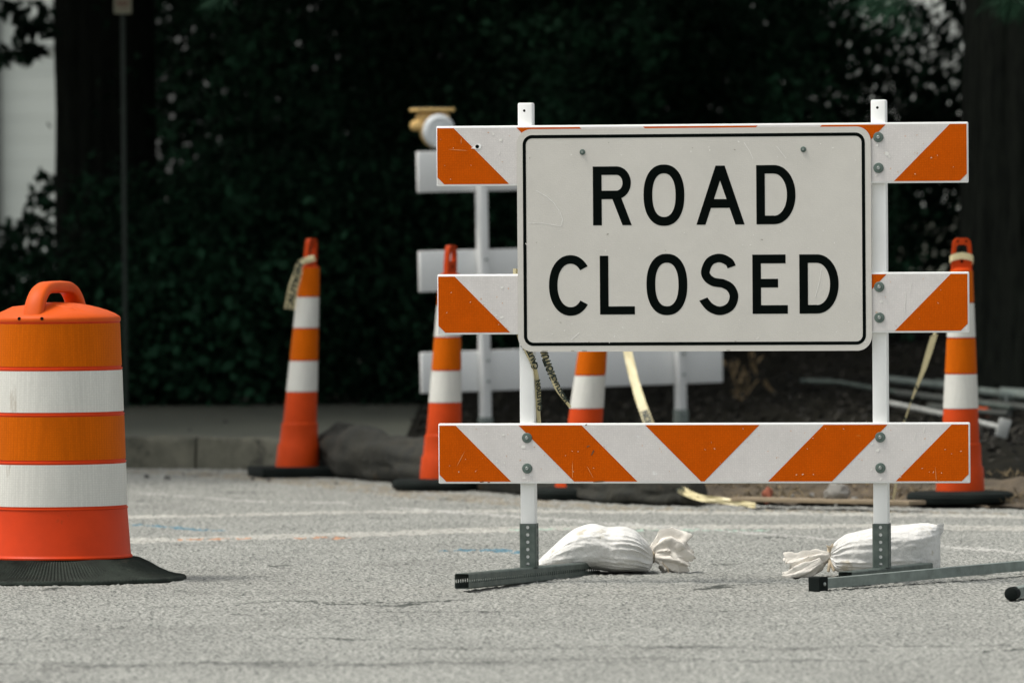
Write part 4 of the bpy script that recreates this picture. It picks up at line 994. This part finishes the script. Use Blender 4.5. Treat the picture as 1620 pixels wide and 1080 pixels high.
leaves('ivy', every[pick], .075, .62, mat('ivy_leaf', (.0145, .046, .024), .65, .2, 3, island=.7, spec=.08), None, None, 'slightly lighter green ivy patches climbing through the dark shrubs', 'ivy', 'stuff')
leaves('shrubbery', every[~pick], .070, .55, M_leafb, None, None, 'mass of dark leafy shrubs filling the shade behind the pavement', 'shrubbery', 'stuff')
# leaf litter on the bank
n = 9000; xs = rng.uniform(-.5, 3.6, n); ys = rng.uniform(38.5, 52, n)
P = []
for x, y in zip(xs, ys):
    if y > edge_y(x) + 1.6 + 2.5 * rng.uniform(): P.append((x, y, bank_z(x, y) + .012))
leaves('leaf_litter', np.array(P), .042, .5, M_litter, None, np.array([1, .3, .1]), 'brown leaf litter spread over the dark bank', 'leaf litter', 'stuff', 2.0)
P = []; D = []
for _ in range(5200):
    x = rng.uniform(.4, 3.2); v = rng.uniform(.08, 1.5); tuft = noise.noise((x * 4, v * 3, 2))
    if tuft < -.05: continue
    P.append((x, edge_y(x) + v, bank_z(x, edge_y(x) + v) + .004)); D.append((rng.normal(0, .7), rng.normal(0, .5), .7 if tuft > .15 else .15))
leaves('dead_grass', np.array(P), .042, .12, mat('dead_grass_blade', (.16, .12, .065), .9, .2, 6, island=.75), None, np.array(D), 'thin dead grass and straw over the dirt strip', 'dead grass', 'stuff')
wp = thing('withered_weed', 'tan withered weed on the dark bank right of the rear barricade', 'weed')
P = []; D = []
for px, py, dx, dz in ((1160, 600, .2, 1), (1165, 585, -.1, 1), (1190, 570, .2, 1), (1155, 612, 1, .4), (1170, 606, .8, .7), (1208, 600, .5, -.8), (1150, 580, -.5, .8), (1176, 596, 0, 1), (1185, 582, .5, .6), (1160, 625, .8, -.2), (1200, 590, -.4, .6)):
    for _ in range(3): P.append(at(px + rng.normal(0, 3), py + rng.normal(0, 3), 47)[:]); D.append((dx, 0, dz))
leaves('foliage', np.array(P), .075, .22, M_dry, wp, np.array(D), spread=.5)
mb = MB(); q = at(1172, 640, 47)
for k in range(4): mb.tube([q, q.lerp(at(1155 + 15 * k, 585, 47), .5) + Vector((.01, 0, 0)), at(1155 + 15 * k, 582 + 6 * k, 47)], .003, 5)
part('stem', mb, M_dry, wp)

# ------------------------------------------------------------------ small sign on a pole, buildings behind
sp = at(199, 640, 49.2); SP = thing('small_street_sign', 'small pale sign on a thin dark pole in front of the left trunk', 'street sign', (sp.x, 49.2, .15))
mb = MB(); mb.box((0, 0, 1.4), (.026, .02, 2.9), .003); part('pole', mb, M_pole, SP, 40)
mb = MB(); zt = at(198, 22, 49.2).z - .15; mb.prism(rrect(-.049, .049, zt, zt + .14, .008), -.014, -.0115, 0)
for dx in (-.024, 0, .024): mb.poly(rrect(dx - .0095, dx + .0095, zt + .048, zt + .068, .004), -.0146, 1)
mb.poly([(-.03, zt + .028), (.03, zt + .028), (.03, zt + .033), (-.03, zt + .033)], -.0146, 1)
part('sign_plate', mb, [M_tag, M_red], SP)
BL = thing('pale_building', 'pale sided building seen behind the left trunk', 'building', (0, 0, 0))
x0, x1 = at(1, 200, 118).x, -6.0
mb = MB(); z = 0
for i in range(44): mb.box(((x0 + 6) / 2 * 0 + (x0 - 6.0) / 2 - 0, 118.2 + .01, .15 + i * .3), (abs(x0 + 6.0), .4, .296), .006)
part('wall', mb, M_siding, BL)
mb = MB(); mb.box((x0 - .06, 118.05, 6.5), (.12, .3, 13), .01); part('downpipe', mb, M_darktrim, BL)
zs = at(60, 77, 117.9).z; mb = MB(); mb.box(((x0 - 6.0) / 2, 117.97, zs), (abs(x0 + 6.0), .03, .05)); part('joint_strip', mb, M_darktrim, BL)
mb = MB(); mb.box((x0 - 3.2, 118.4, 6.5), (6.2, .4, 13)); part('side_wall', mb, M_siding, BL)
mb = MB(); mb.box(((x0 - 12) / 2, 122, 13.4), (10, 9, .5), .05); part('roof', mb, M_darktrim, BL)
BF = thing('distant_building', 'distant white building glimpsed through the leaves at upper right', 'building', (0, 0, 0))
p = at(1490, 60, 900); mb = MB(); mb.box((p.x, 906, 14), (34, 12, 30)); part('wall', mb, M_farwall, BF)
for px in (1484, 1500, 1468):
    q = at(px, 50, 899.95); mb = MB(); mb.box((q.x, 899.97, q.z), (.45, .08, .75), .02); part('window', mb, M_window, BF)
mb = MB(); mb.box((p.x, 906, 29.4), (35, 13, .8)); part('roof', mb, M_farwall, BF)
